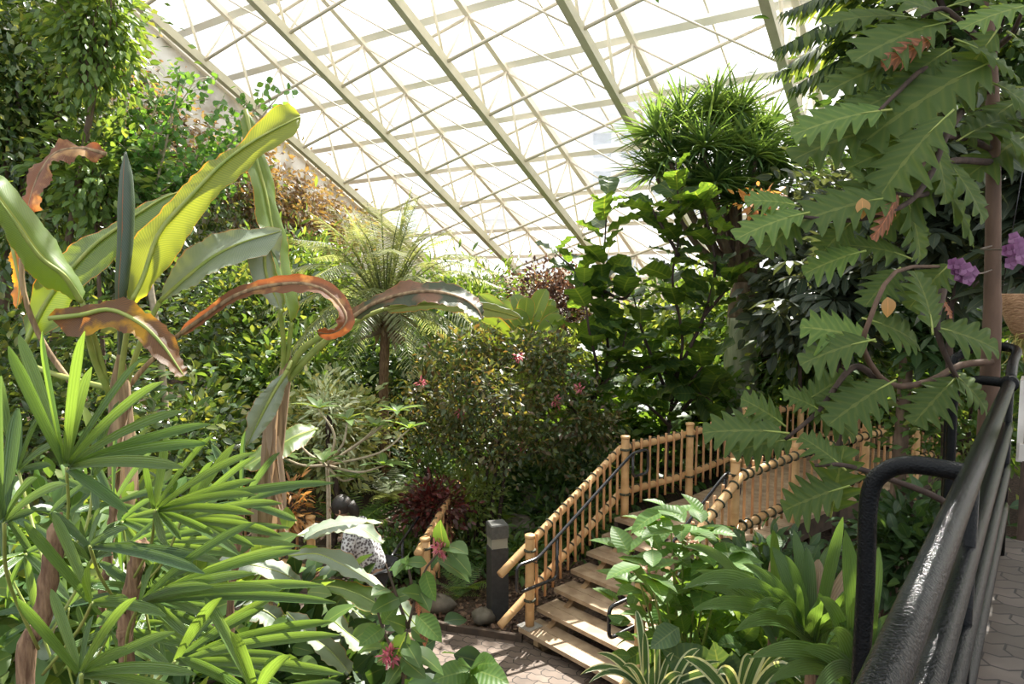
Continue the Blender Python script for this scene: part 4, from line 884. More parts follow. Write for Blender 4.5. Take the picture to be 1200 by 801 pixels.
# plumeria: bare forked grey branches with whorls of long leaves
b = Pz(385, 640, .0); b = P(383, 615, 7.9); b[2] = 0
t = thing('plumeria', 'low plumeria with bare pale forking branches and leaf whorls at the tips', 'shrub', b); m = MB(); f = P(383, 545, 7.9); m.tube(cr([b, P(385, 585, 7.9), f], 8), [.03, .026, .02], 8)
lf = MB()
for (x, y, Y, mx, my) in ((372, 478, 7.9, 392, 510), (407, 492, 7.7, 402, 520), (345, 512, 8.2, 360, 530), (440, 500, 8, 425, 515), (465, 482, 8.1, 440, 505), (480, 502, 7.9, 445, 530), (450, 545, 7.6, 420, 553), (415, 560, 7.7, 400, 562), (378, 540, 7.6, 380, 545), (330, 535, 7.9, 355, 545)):
    e = P(x, y, Y); m.tube(cr([f, P(mx, my, Y), e], 9), [.017, .014, .010], 6); k_ = 9; an = np.linspace(0, 2*PI, k_, endpoint=False)+rng.random(); d = np.stack([np.cos(an), np.sin(an), .25+.5*rng.random(k_)], 1)
    lf.inst(T_lance, np.tile(e, (k_, 1)), d, np.tile(V(0, 0, 1), (k_, 1))+d*-.3, .30*(.7+.5*rng.random(k_)), 1.15)
m.build('branches', 'bark_pale', t); lf.build('foliage', 'l_bright', t)
# ferns
def fern(label, px, py, Y, r, n, mat='l_fern', T=T_fern, z=None, cat='fern', name='fern', wid=1.0):
    b = P(px, py, Y); b[2] = terrain(b[0], b[1]) if z is None else z; t = thing(name, label, cat, b)
    an = rng.random(n)*2*PI; d = np.stack([np.cos(an), np.sin(an), .35+.9*rng.random(n)], 1); m = MB(); m.inst(T, np.tile(b+V(0, 0, .05), (n, 1)), d, np.tile(V(0, 0, 1), (n, 1))-d*.3, r*(.7+.5*rng.random(n)), wid); m.build('fronds', mat, t)
    return t
fern('sunlit green fern behind the head of the person', 440, 600, 9.6, .62, 26)
fern('yellow-green fern right of the plumeria stem', 415, 585, 9.9, .7, 24, z=.35)
fern('fern at the edge of the mulch left of the bollard', 545, 672, 8.8, .42, 16)
fern('small fern low in the bark mulch near the path edging', 537, 690, 8.6, .26, 12)
fern('fern spreading behind the low bamboo railing post', 470, 625, 9.3, .6, 20)
fern('dim fern below the central tree', 600, 600, 10.4, .8, 22, z=.3)
fern('grey-green cycad below the variegated bush', 462, 535, 10.8, .9, 22, mat='l_date', cat='cycad', name='cycad', z=.5)
fern('arching clump of grass-like leaves beyond the far landing', 1000, 440, 14.5, 1.7, 46, mat='l_bright', T=T_blade, z=1.0, cat='grass', name='grass_clump', wid=.7)
fern('tall grass clump at the foot of the thick trunk', 938, 440, 13.5, 1.6, 46, mat='l_bright', T=T_blade, z=1.2, cat='grass', name='grass_clump', wid=.6)
fern('spiky grass clump behind the stair railing base', 655, 610, 9.9, .55, 26, mat='l_strap', T=T_blade, z=.2, cat='grass', name='grass_clump', wid=.8)
# pygmy date palm
def frond(mb, base, tip, arch, nleaf=34, L=.38, w=.018, droop=.25, T=T_lance, wid=.5):
    pth = cr([base, base*.5+tip*.5+V(0, 0, arch), tip], 16); mb.tube(pth, [.014, .009, .003], 5, cap=False)
    ts = np.linspace(.14, .99, nleaf); q = np.array([[np.interp(t, np.linspace(0, 1, 16), pth[:, j]) for j in range(3)] for t in ts]); tg = unit(np.gradient(q, axis=0)); sd = unit(np.cross(tg, V(0, 0, 1)))
    for s_ in (-1, 1):
        d = tg*.75+sd*s_*1.0+V(0, 0, -droop)+rnd(nleaf, .07); ll = L*np.sin((ts*.85+.13)*PI)**.6; mb.inst(T, q, d, np.tile(V(0, 0, 1), (nleaf, 1)), ll, wid)
pc = P(452, 368, 12); pb_ = pc.copy(); pb_[2] = terrain(pb_[0], pb_[1])
t = thing('date_palm', 'pygmy date palm with a feathery silvery crown on a thin trunk, left of centre', 'palm tree', pb_)
m = MB(); pth = cr([pb_, (pb_+pc)/2+V(-.06, 0, 0), pc], 40); m.tube(pth, [(.078+.010*(i % 2)) for i in range(40)], 10); m.build('trunk', 'fiber', t)
m = MB(); scatter_leaves(m, [pc+V(0, 0, z) for z in (-.25, -.1, 0)], 60, .08, T_lance, .35, droop=-.6); m.build('fiber_sheath', 'l_strapdry', t)
nf = 54
for k in range(nf):
    a = k*2.39996; e = k/nf   # inner fronds upright, outer ones drooping
    el = math.radians(78-112*e**1.1); R_ = 1.75+.35*rng.random(); dr = V(math.cos(a)*math.cos(el), math.sin(a)*math.cos(el), math.sin(el)); tip = pc+dr*R_*1.15+V(0, 0, -.45*math.cos(el)); m = MB()
    frond(m, pc+V(0, 0, .05), tip, .48*math.cos(el)+.05, nleaf=44, L=.40, wid=1.15, droop=.22, T=T_strip); m.build('frond', 'l_date', t)
# second palm far right of it (soft, half hidden)
# bird-of-paradise clump beyond
def paddle(label, px, py, Y, tips, mat='l_banana', w=.16, name='bird_of_paradise', base=None):
    b = P(px, py, Y) if base is None else V(*base); b[2] = terrain(b[0], b[1]) if base is None else b[2]; t = thing(name, label, 'banana plant', b)
    for (x0, y0, x1, y1, dy) in tips:
        s0 = P(x0, y0, Y+dy); s1 = P(x1, y1, Y+dy*1.6); d = s1-s0; L_ = np.linalg.norm(d); sd = unit(np.cross(d, V(.15*dy, -1, .25))); n_ = 7; mid = []; l = []; r = []
        for i in range(n_):
            f = i/(n_-1); c = s0+d*f+V(0, 0, .10*L_*math.sin(f*PI)); ww = w*(math.sin((f*.86+.1)*PI)**.6); mid.append(c); l.append(c+sd*ww+V(0, -.3*ww, .25*ww)); r.append(c-sd*ww+V(0, -.3*ww, .25*ww))
        m = MB(); ribbon(m, mid, l, r, 18, 2, wave=.004); lfp = m.build('leaf', mat, t); m = MB(); m.tube(cr([b, b*.5+s0*.5+V(0, 0, .2), s0, s0+d*.4], 10), [.03, .02, .012], 6); part(m, 'petiole', 'petiole', lfp)
    return t
paddle('clump of upright paddle leaves in front of the purple-brown bush', 618, 440, 11.4, [(622, 385, 640, 338, 0), (616, 380, 602, 345, .3), (620, 392, 596, 366, -.3), (626, 388, 655, 362, .2), (630, 398, 662, 372, -.2), (612, 395, 585, 352, .5), (622, 400, 598, 400, -.5), (606, 402, 560, 344, .2), (608, 408, 548, 372, -.4), (600, 420, 540, 396, -.2), (632, 395, 648, 350, .4), (614, 388, 618, 348, -.2), (604, 396, 572, 372, .1)], w=.145)
paddle('paddle-leaved clump right of the palm trunk', 520, 470, 11.6, [(530, 420, 560, 385, 0), (520, 430, 500, 392, .3), (535, 435, 580, 420, -.3), (515, 440, 480, 430, .2), (528, 415, 545, 372, .4)], w=.15, mat='l_fishtail')
# fiddle-leaf figs
def fiddle(label, base, axes, per=26, size=.40, Y=11.3):
    t = thing('fiddle_leaf_fig', label, 'tree', base); m = MB(); cnt = 0; leaves = []
    for ax, n in axes:
        pth = cr(PP(ax), 24); m.tube(pth, [.032, .024, .010], 7)
        for k in range(n):
            f = .12+.88*(k+.5)/n; q = np.array([np.interp(f, np.linspace(0, 1, 24), pth[:, j]) for j in range(3)]); a = k*2.4+rng.random()*.5; up_ = .45+1.3*max(0, f-.8)*5*.5; d = V(math.cos(a), math.sin(a), up_+rng.normal()*.45); q = q+unit(d)*.05
            leaves.append((q, d, size*(.72+.45*rng.random())*(1-.25*(f > .93))))
    m.build('trunk', 'bark_dark', t)
    if len(leaves) <= 100:
        for q, d, s_ in leaves: mb = MB(); mb.inst(T_fiddle, [q], [d], [V(*(-d[:2]*.9), .7)+rnd(1, .35)[0]], s_, 1.2); mb.build('leaf', 'l_fiddle', t)
    else:
        big = sorted(leaves, key=lambda a: -a[2])
        for q, d, s_ in big[:96]: mb = MB(); mb.inst(T_fiddle, [q], [d], [V(*(-d[:2]*.9), .7)+rnd(1, .35)[0]], s_, 1.2); mb.build('leaf', 'l_fiddle', t)
        mb = MB()
        for q, d, s_ in big[96:]: mb.inst(T_fiddle, [q], [d], [V(*(-d[:2]*.9), .7)+rnd(1, .35)[0]], s_, 1.2)
        o = mb.build('foliage', 'l_fiddle', t); o['kind'] = 'stuff'
    return t
b = V(*Pz(672, 560, .8)); b = P(668, 560, 11.2); b[2] = 0
fiddle('left fiddle-leaf fig with tall narrow top against the glass roof', b, [
 ([(672, 580, 11.2), (690, 490, 11.3), (712, 420, 11.3), (706, 350, 11.3), (708, 300, 11.3), (712, 228, 11.3)], 46), ([(688, 500, 11.3), (700, 440, 11), (690, 385, 10.8), (684, 330, 11)], 16),
 ([(706, 380, 11.3), (680, 325, 11.4), (650, 295, 11.5)], 11), ([(706, 340, 11.3), (730, 350, 11.1), (745, 335, 11)], 7), ([(690, 490, 11.3), (665, 455, 11.1), (655, 420, 11)], 10), ([(690, 470, 11.3), (722, 430, 11), (735, 385, 10.9)], 13), ([(690, 510, 11.3), (672, 480, 10.9), (650, 470, 10.7)], 8)], size=.52)
b = P(785, 560, 11.4); b[2] = 0
fiddle('right fiddle-leaf fig with dark leaning trunk beside the bridge railing', b, [
 ([(780, 560, 11.4), (786, 480, 11.4), (800, 400, 11.4), (788, 330, 11.4), (796, 270, 11.4), (792, 190, 11.4)], 46), ([(792, 440, 11.4), (825, 370, 11.2), (838, 310, 11.1), (826, 250, 11.1), (822, 240, 11.1)], 24),
 ([(786, 470, 11.4), (755, 395, 11.5), (742, 345, 11.6)], 13), ([(786, 480, 11.4), (815, 440, 11), (830, 420, 10.9)], 12), ([(790, 440, 11.4), (762, 430, 11.1), (745, 440, 11)], 12), ([(786, 500, 11.4), (765, 480, 11.1), (752, 470, 11)], 8), ([(796, 300, 11.4), (770, 255, 11.4), (762, 240, 11.5)], 8), ([(825, 370, 11.2), (850, 340, 11), (858, 320, 11)], 10), ([(800, 480, 11.3), (818, 462, 11), (835, 470, 10.9)], 9)], size=.54)
# tree with sword-leaf rosettes and pale furrowed trunks
b = P(868, 480, 13); b[2] = terrain(b[0], b[1])
t = thing('dracaena_tree', 'tall many-headed dracaena with thick grey-green trunk and spiky crown at upper right', 'tree', b)
m = MB(); f1 = P(870, 372, 13); m.tube(cr([b, P(868, 430, 13), f1], 24), [.34, .31, .27], 16); m.build('trunk', 'bark_green', t)
m = MB(); b2 = P(893, 480, 13.4); b2[2] = b[2]; m.tube(cr([b2, P(890, 430, 13.4), P(885, 370, 13.4), P(880, 300, 13.4)], 16), [.27, .24, .2, .14], 12); m.build('trunk', 'bark_dark', t)
heads = [(770, 150, 12.6), (800, 130, 12.9), (835, 120, 13), (865, 125, 12.9), (785, 175, 12.5), (825, 165, 12.3), (860, 165, 12.5), (895, 150, 13), (770, 195, 12.9), (905, 180, 12.7), (838, 205, 12.3), (862, 225, 12.4), (895, 215, 12.8), (930, 190, 13), (815, 210, 12.8), (885, 175, 12.3), (850, 145, 13.4)]
m = MB()
for (x, y, Y) in heads:
    e = P(x, y+14, Y); f = P(868, 330, 13); m.tube(cr([f, f*.45+e*.55+V(0, 0, -.3), e], 10), [.10, .06, .035], 7)
m.tube(cr([P(868, 380, 13), P(866, 350, 13), P(868, 330, 13)], 6), [.25, .18, .12], 10); m.build('branches', 'bark', t)
for (x, y, Y) in heads:
    n = 135; e = P(x, y+10, Y); ph = rng.random(n)*2*PI; el = np.arcsin(rng.uniform(-.25, 1, n)); d = np.stack([np.cos(ph)*np.cos(el), np.sin(ph)*np.cos(el), np.sin(el)], 1)
    m = MB(); m.inst(T_blade, e+d*.05, d, np.tile(V(0, 0, 1), (n, 1))+rnd(n, .2), .86*(.75+.4*rng.random(n)), .6); m.build('leaf_rosette', 'l_dracaena', t)
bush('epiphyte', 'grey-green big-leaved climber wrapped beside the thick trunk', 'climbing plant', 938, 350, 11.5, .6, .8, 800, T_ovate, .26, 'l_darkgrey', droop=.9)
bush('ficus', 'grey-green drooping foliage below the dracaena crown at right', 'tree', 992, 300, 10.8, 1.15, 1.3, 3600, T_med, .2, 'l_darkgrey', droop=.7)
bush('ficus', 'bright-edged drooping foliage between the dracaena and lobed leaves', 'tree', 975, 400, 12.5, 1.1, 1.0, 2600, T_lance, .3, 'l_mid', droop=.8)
bush('orange_leaves', 'spray of red and orange leaves in front of the dracaena trunk top', 'shrub', 890, 238, 9.6, .22, .06, 90, T_med, .14, 'l_orange', base=tuple(P(905, 262, 10.2)), r0=.008)
# ================================================================ THE BANANA PLANTS
def bleaf(parent, mid, l, r, Y, mat, n=44, petiole=None, dy=None, bulge=.03, wave=.012, tear=0, back=.0, pet_r=.02, dl=.0, dr=.0, mr=.017):
    """Y may be a pair (base depth, tip depth); dl, dr: how much nearer (-) or farther the two margins lie"""
    def lift(pts, d):
        k = len(pts); Ys = np.linspace(Y[0], Y[1], k) if isinstance(Y, tuple) else np.full(k, Y); return [P(a[0], a[1], y+d*math.sin(min(1, (i+.6)/k)*PI*.8)) for i, (a, y) in enumerate(zip(pts, Ys))]
    m = MB(); ribbon(m, lift(mid, 0), lift(l, dl), lift(r, dr), n, 5, bulge, wave, tear, seed=len(mid)); o = m.build('leaf', mat, parent)
    mm = MB(); mm.tube(cr(lift(mid, 0), 30)-V(0, .004, .004), [mr, mr*.7, .003], 6)
    part(mm, 'midrib', 'petiole' if mat not in ('l_bananabrown', 'l_bananaoldgreen') else 'pseudostem', o)
    if petiole: mm = MB(); mm.tube(cr([P(*p) for p in petiole], 14), [pet_r, .016], 7); part(mm, 'petiole', 'petiole' if mat != 'l_bananabrown' else 'pseudostem', o)
    return o
b = P(148, 700, 4.7); b[2] = 0
t = thing('banana_plant', 'tall banana plant at left with big translucent yellow-green leaves and a rolled brown top leaf', 'banana plant', b)
top = P(143, 440, 4.6)
m = MB(); m.tube(cr([b, P(146, 600, 4.65), P(141, 470, 4.6), P(141, 415, 4.56)], 24), [.115, .10, .085, .06, .02], 14); m.build('pseudostem', 'pseudostem', t)
m = MB()
for k in range(9):
    a = k*.75; p0 = P(146+6*math.cos(a), 480+k*28, 4.62-.09*math.sin(a)-.05); blade(m, p0, p0+V(rng.normal()*.08, -.06, -.45-.3*rng.random()), .07, sag=.02, n=7)
m.build('dry_sheath', 'l_strapdry', t)
bleaf(t, [(154, 352), (168, 325), (187, 272), (225, 228), (262, 190), (300, 163), (340, 142), (353, 136)], [(150, 345), (141, 312), (150, 283), (196, 240), (228, 205), (264, 178), (318, 132), (346, 122)], [(160, 350), (184, 331), (207, 303), (224, 270), (256, 226), (293, 196), (340, 158), (354, 142)], (4.5, 4.9), 'l_bananayel', petiole=[(140, 450, 4.55), (147, 400, 4.5), (154, 352, 4.5)], dl=.12, dr=-.1)
bleaf(t, [(30, 403), (59, 347), (103, 294), (140, 265), (187, 234), (216, 222)], [(22, 385), (41, 330), (69, 300), (112, 272), (162, 242), (215, 217)], [(42, 402), (70, 380), (100, 334), (135, 303), (187, 262), (219, 230)], (4.7, 5.1), 'l_banana', petiole=[(128, 455, 4.6), (70, 440, 4.65), (34, 425, 4.7), (30, 403, 4.7)], dl=.12, dr=-.12)
bleaf(t, [(96, 353), (75, 322), (47, 300), (20, 262), (-14, 215)], [(101, 345), (88, 325), (62, 278), (30, 238), (-5, 196)], [(88, 354), (66, 340), (42, 327), (18, 290), (-10, 245)], (4.3, 3.9), 'l_banana', petiole=[(125, 450, 4.5), (112, 400, 4.4), (96, 353, 4.3)], dl=.38, dr=.10)
bleaf(t, [(58, 372), (95, 368), (130, 362), (165, 378), (190, 402), (208, 428), (216, 440)], [(57, 366), (95, 358), (135, 356), (172, 370), (200, 396), (215, 425), (219, 440)], [(66, 392), (100, 394), (130, 380), (158, 390), (180, 412), (202, 436), (214, 443)], (4.2, 4.2), 'l_bananamix', petiole=[(128, 460, 4.5), (110, 420, 4.4), (100, 378, 4.25), (95, 368, 4.2)], dl=.08, dr=-.08, wave=.02)
bleaf(t, [(125, 180), (98, 174), (68, 178), (50, 198), (38, 225), (32, 250)], [(126, 175), (98, 170), (66, 171), (42, 193), (30, 222), (24, 250)], [(122, 186), (98, 184), (72, 187), (60, 204), (50, 225), (42, 250)], (4.9, 4.7), 'l_bananabrown', dl=.05, dr=-.1, wave=.02, petiole=[(100, 470, 4.65), (50, 400, 4.7), (26, 330, 4.7), (32, 250, 4.7)])
bleaf(t, [(14, 280), (20, 310), (24, 335), (20, 362)], [(10, 282), (13, 312), (14, 338), (16, 362)], [(22, 290), (28, 315), (28, 338), (24, 360)], (4.8, 4.7), 'l_bananamix', dl=.04, dr=-.04)
m = MB(); m.tube(cr(PP([(138, 470, 4.6), (141, 400, 4.55), (142, 340, 4.5), (147, 280, 4.5), (148, 215, 4.5), (147, 178, 4.5)]), 40), [.012, .016, .020, .040, .046, .05, .036, .006], 12); m.build('rolled_leaf', 'l_bananadark', t)
bleaf(t, [(187, 353), (218, 325), (250, 300), (285, 283), (330, 270)], [(186, 345), (208, 305), (238, 281), (268, 272), (325, 266)], [(190, 354), (218, 338), (243, 322), (268, 309), (322, 296)], (4.7, 5.0), 'l_bananagrey', petiole=[(145, 460, 4.6), (165, 400, 4.65), (187, 353, 4.7)], dl=.1, dr=-.15)
b = P(296, 720, 5.2); b[2] = 0
t = thing('banana_plant', 'second banana plant with brown curling and arching leaves in front of the palm', 'banana plant', b)
m = MB(); m.tube(cr([b, P(308, 640, 5.2), P(322, 520, 5.2), P(334, 440, 5.2), P(338, 408, 5.17)], 24), [.10, .085, .07, .045, .015], 14); m.build('pseudostem', 'pseudostem', t)
m = MB()
for k in range(10): p0 = P(318+rng.normal()*8, 455+k*14, 5.1); blade(m, p0, p0+V(rng.normal()*.05, -.05, -.4-.2*rng.random()), .05, sag=.02, n=7)
m.build('dry_sheath', 'l_strapdry', t)
bleaf(t, [(288, 128), (299, 180), (312, 230), (323, 290), (333, 340), (341, 378)], [(280, 132), (286, 180), (297, 235), (306, 270), (326, 325), (338, 375)], [(298, 130), (318, 205), (331, 262), (339, 300), (350, 355), (345, 378)], (5.3, 5.1), 'l_banana', petiole=[(332, 440, 5.2), (338, 410, 5.15), (341, 378, 5.1)], dl=-.1, dr=.1)
bleaf(t, [(326, 268), (312, 290), (312, 320), (324, 350), (328, 362)], [(312, 264), (290, 288), (297, 330), (316, 352), (326, 362)], [(332, 270), (328, 300), (328, 325), (334, 350), (330, 362)], (5.1, 5.0), 'l_bananagrey', petiole=[(332, 440, 5.2), (332, 400, 5.1), (328, 362, 5.)], dl=-.05, dr=.08)
bleaf(t, [(205, 395), (240, 370), (275, 346), (310, 335), (350, 331), (378, 338), (398, 355), (406, 372), (400, 384), (386, 390), (372, 388)], [(203, 389), (240, 362), (272, 338), (308, 328), (350, 324), (382, 328), (405, 347), (414, 372), (406, 392), (388, 398), (370, 393)], [(207, 400), (242, 376), (278, 353), (314, 342), (350, 337), (374, 344), (392, 360), (398, 372), (394, 380), (384, 385), (371, 385)], (4.9, 4.5), 'l_bananabrown', n=60, petiole=[(318, 520, 5.2), (250, 430, 5.0), (180, 425, 4.9), (205, 395, 4.9)] if False else [(135, 475, 4.7), (165, 435, 4.8), (205, 395, 4.9)], dl=.03, dr=-.1, wave=.015)
bleaf(t, [(411, 372), (440, 354), (475, 343), (510, 341), (540, 348), (558, 360), (566, 374)], [(409, 366), (438, 347), (474, 336), (512, 334), (545, 340), (564, 356), (570, 374)], [(414, 377), (444, 361), (478, 352), (510, 351), (534, 358), (550, 368), (563, 377)], (5.1, 4.8), 'l_bananaoldgreen', n=50, petiole=[(330, 450, 5.2), (352, 412, 5.15), (380, 392, 5.1), (411, 372, 5.1)], dl=.1, dr=-.1, pet_r=.03, wave=.018)
bleaf(t, [(450, 362), (490, 356), (535, 356), (580, 364), (613, 373)], [(455, 356), (495, 350), (540, 350), (585, 356), (614, 371)], [(450, 367), (492, 364), (535, 366), (575, 374), (612, 375)], (5.3, 5.5), 'l_bananadark', petiole=[(332, 450, 5.2), (375, 405, 5.2), (420, 375, 5.3), (450, 362, 5.3)], dl=-.15, dr=.12, pet_r=.03)
bleaf(t, [(337, 433), (320, 460), (302, 495), (289, 522)], [(326, 440), (303, 464), (290, 490), (286, 521)], [(338, 440), (332, 465), (319, 492), (300, 515)], (5.0, 4.8), 'l_bananagrey', petiole=[(332, 460, 5.2), (341, 425, 5.1), (337, 433, 5.0)], dl=-.1, dr=.05, pet_r=.012)
bleaf(t, [(372, 502), (345, 512), (315, 530), (285, 548)], [(366, 495), (340, 500), (312, 517), (284, 542)], [(370, 510), (350, 526), (322, 543), (290, 555)], (5.6, 5.2), 'l_banana', dl=.1, dr=-.2)
b = P(455, 800, 4.6); b[2] = 0
t = thing('banana_plant', 'low banana plant whose broad ragged grey-green leaves hide the person on the path', 'banana plant', b)
m = MB(); m.tube(cr([b, b+V(.0, 0, .7), P(478, 745, 4.4)], 10), [.08, .06, .035], 10); m.build('pseudostem', 'pseudostem', t)
bl = [
 ([(348, 627), (385, 619), (420, 618), (449, 636)], [(350, 620), (390, 612), (430, 611), (450, 634)], [(352, 632), (388, 626), (424, 627), (446, 637)], (4.6, 4.9), 'l_bananagrey'),
 ([(448, 612), (410, 613), (375, 622), (356, 634)], [(446, 610), (410, 605), (372, 612), (352, 630)], [(446, 613), (412, 617), (382, 626), (360, 634)], (4.7, 4.4), 'l_bananagrey'),
 ([(338, 650), (372, 648), (400, 660), (428, 676), (455, 696)], [(342, 643), (375, 640), (404, 647), (422, 663), (448, 684)], [(340, 656), (370, 658), (396, 668), (420, 678), (450, 694)], (4.3, 4.4), 'l_bananagrey'),
 ([(356, 686), (390, 686), (420, 695), (450, 712), (468, 730)], [(360, 680), (392, 677), (425, 686), (458, 702), (478, 722)], [(360, 690), (388, 695), (412, 704), (436, 718), (462, 734)], (4.2, 4.1), 'l_banana'),
 ([(250, 662), (290, 660), (330, 670), (354, 684)], [(250, 652), (292, 650), (332, 660), (356, 680)], [(250, 676), (290, 674), (325, 680), (350, 688)], (4.0, 4.3), 'l_bananagrey'),
 ([(336, 716), (362, 742), (388, 762), (410, 788)], [(344, 712), (372, 734), (398, 756), (418, 784)], [(330, 722), (354, 750), (380, 772), (404, 792)], (4.0, 3.8), 'l_bananagrey'),
 ([(384, 720), (402, 736), (420, 750), (434, 764)], [(390, 716), (410, 730), (428, 744), (438, 760)], [(380, 724), (396, 742), (412, 758), (428, 768)], (3.9, 3.9), 'l_bananagrey'),
 ([(390, 708), (410, 712), (426, 724), (432, 737)], [(394, 704), (414, 706), (430, 718), (434, 735)], [(388, 712), (406, 720), (420, 732), (430, 738)], (4.4, 4.4), 'l_bananagrey'),
 ([(285, 708), (305, 712), (322, 722), (331, 737)], [(292, 700), (312, 703), (328, 714), (333, 734)], [(284, 720), (300, 730), (316, 737), (329, 738)], (3.9, 4.0), 'l_bananagrey'),
 ([(462, 700), (480, 722), (492, 738), (496, 745)], [(468, 696), (486, 716), (496, 734), (498, 744)], [(456, 706), (474, 728), (486, 742), (494, 747)], (4.0, 4.0), 'l_bananagrey'),
 ([(118, 660), (135, 668), (156, 690)], [(122, 652), (142, 655), (160, 680)], [(118, 672), (132, 684), (152, 696)], (3.8, 3.7), 'l_bananagrey'),
 ([(60, 700), (48, 740), (40, 790)], [(48, 690), (36, 735), (30, 790)], [(75, 700), (66, 745), (56, 792)], (3.7, 3.6), 'l_bananagrey'),
]
for (mi, l, r, Y, mt) in bl: bleaf(t, mi, l, r, Y, mt, n=26, dl=.16, dr=-.12, wave=.012, tear=.25, mr=.006)
# ================================================================ LADY PALMS (left foreground)
def fan(parent, hub, Y, tips, w=.034, sag=.025, mat='l_rhapis', pet=None, dys=None):
    h = P(hub[0], hub[1], Y); m = MB()
    n = len(tips)
    for k, tp in enumerate(tips):
        dy = (tp[2] if len(tp) > 2 else -.10+.30*math.sin(k*1.7)*.6)
        p1_ = P(tp[0], tp[1], Y+dy); d = p1_-h; L_ = np.linalg.norm(d); sp = h+d*.04
        blade(m, sp, p1_, w*.74*(.7+.35*min(1, L_/.35)), sag=sag*(.6+.8*rng.random()), n=12, side=V(.5*math.sin(k*2.3), -.8, .6), fold=.75, peak=.6, tipw=.25, tst=.72)
    o = m.build('leaf', mat, parent)
    if pet: mm = MB(); mm.tube(cr([h]+[P(*q) for q in pet], 10), .0055, 5); part(mm, 'petiole', 'petiole', o)
    return o
b = P(40, 790, 2.3); b[2] = 0
t = thing('lady_palm', 'lady palm at the left edge with fibrous brown cane and large fans of pleated leaflets', 'palm tree', b)
st1 = [P(30, 801, 2.3), P(48, 730, 2.3), P(60, 660, 2.3), P(72, 600, 2.3)]
m = MB(); m.tube(cr([b, b*.5+st1[0]*.5]+st1, 40), [(.026+.004*(i % 3)) for i in range(30)]+[.012, .004], 10); m.build('cane', 'fiber', t)
fan(t, (78, 548), 2.2, [(10, 405), (22, 392), (50, 388), (100, 388), (108, 430), (167, 420), (192, 447), (217, 482), (247, 497), (245, 520), (215, 548), (150, 600)], w=.048, pet=[(80, 600, 2.3), (70, 640, 2.3)])
fan(t, (5, 612), 1.9, [(2, 440), (22, 478), (44, 560), (79, 568), (40, 600), (-40, 540), (-30, 470)], w=.045, mat='l_rhapisdark', pet=[(10, 680, 2.1), (45, 760, 2.3)])
fan(t, (22, 552), 2.6, [(2, 440), (20, 478), (48, 488), (70, 520), (60, 545), (-30, 500)], w=.05, mat='l_rhapisdark', pet=[(40, 620, 2.5), (58, 680, 2.35)])
fan(t, (108, 655), 2.4, [(75, 630), (68, 600), (95, 610), (118, 595), (135, 612), (132, 650), (165, 640)], w=.04, mat='l_rhapisdark', pet=[(90, 690, 2.4), (60, 740, 2.3)])
fan(t, (108, 706), 2.0, [(28, 610), (62, 600), (100, 670), (105, 660), (150, 700), (120, 718), (195, 722)], w=.04, pet=[(90, 740, 2.1), (50, 790, 2.3)])
fan(t, (110, 560), 2.5, [(115, 600), (125, 490), (140, 470), (170, 510), (60, 600), (115, 500)], w=.04, mat='l_rhapisdark', pet=[(100, 620, 2.4), (66, 660, 2.3)])
b = P(150, 795, 2.7); b[2] = 0
t = thing('lady_palm', 'lady palm just right of the first, its fans reaching right across the lower left', 'palm tree', b)
m = MB(); m.tube(cr([b, P(150, 801, 2.7), P(147, 740, 2.7), P(160, 660, 2.7), P(170, 630, 2.7)], 40), [(.026+.004*(i % 3)) for i in range(30)]+[.012, .004], 10); m.build('cane', 'fiber', t)
fan(t, (182, 598), 2.3, [(172, 540), (196, 508), (250, 510), (300, 530), (300, 562), (392, 566), (300, 580), (298, 602), (250, 625), (212, 632), (196, 640)], w=.04, pet=[(176, 640, 2.5), (155, 680, 2.7)])
fan(t, (212, 610), 2.6, [(250, 540), (275, 520), (300, 535), (330, 590), (290, 610), (298, 640), (280, 650), (330, 628)], w=.045, pet=[(190, 660, 2.6), (160, 690, 2.7)])
fan(t, (105, 640), 2.1, [(150, 618), (200, 648), (235, 652), (240, 672), (60, 600), (120, 600)], w=.04, mat='l_rhapisdark', pet=[(120, 680, 2.3), (148, 720, 2.7)])
fan(t, (165, 705), 2.0, [(300, 612), (345, 640), (352, 645), (300, 672), (380, 686), (394, 706), (330, 690), (250, 688), (180, 660)], w=.036, sag=.035, pet=[(150, 740, 2.2), (146, 790, 2.6)])
fan(t, (205, 775), 2.1, [(310, 712), (320, 700), (390, 728), (398, 744), (345, 735), (255, 720), (260, 700), (403, 790), (340, 770), (330, 801)], w=.04, sag=.035, pet=[(180, 801, 2.3), (160, 830, 2.6)])
fan(t, (150, 640), 2.9, [(340, 618), (352, 640), (240, 608), (262, 660), (300, 655), (200, 600), (230, 690)], w=.045, sag=.03, pet=[(150, 680, 2.8)])
fan(t, (95, 790), 1.7, [(20, 700), (60, 690), (150, 760), (160, 700), (205, 740), (110, 720), (230, 790), (230, 820)], w=.036, pet=[(100, 860, 1.9)])
fan(t, (300, 815), 1.9, [(210, 770), (240, 700), (262, 790), (340, 768), (322, 768), (400, 800), (270, 740)], w=.04, mat='l_rhapis', pet=[(300, 860, 2.1)])
for k in range(11):   # further, softer fans filling the clump
    x = rng.uniform(0, 250); y = rng.uniform(600, 780); Yk = rng.uniform(2.7, 3.6); tl = []
    a0 = rng.random()*6.28
    for j in range(8): a = a0+j*.5; rr = rng.uniform(60, 95); tl.append((x+rr*math.cos(a), y+rr*.7*math.sin(a)+10))
    fan(t, (x, y), Yk, tl, w=.05, mat='l_rhapisdark' if k % 2 else 'l_rhapis', pet=[(x+rng.normal()*10, y+60, Yk), (x*.7+45, y+140, Yk)])
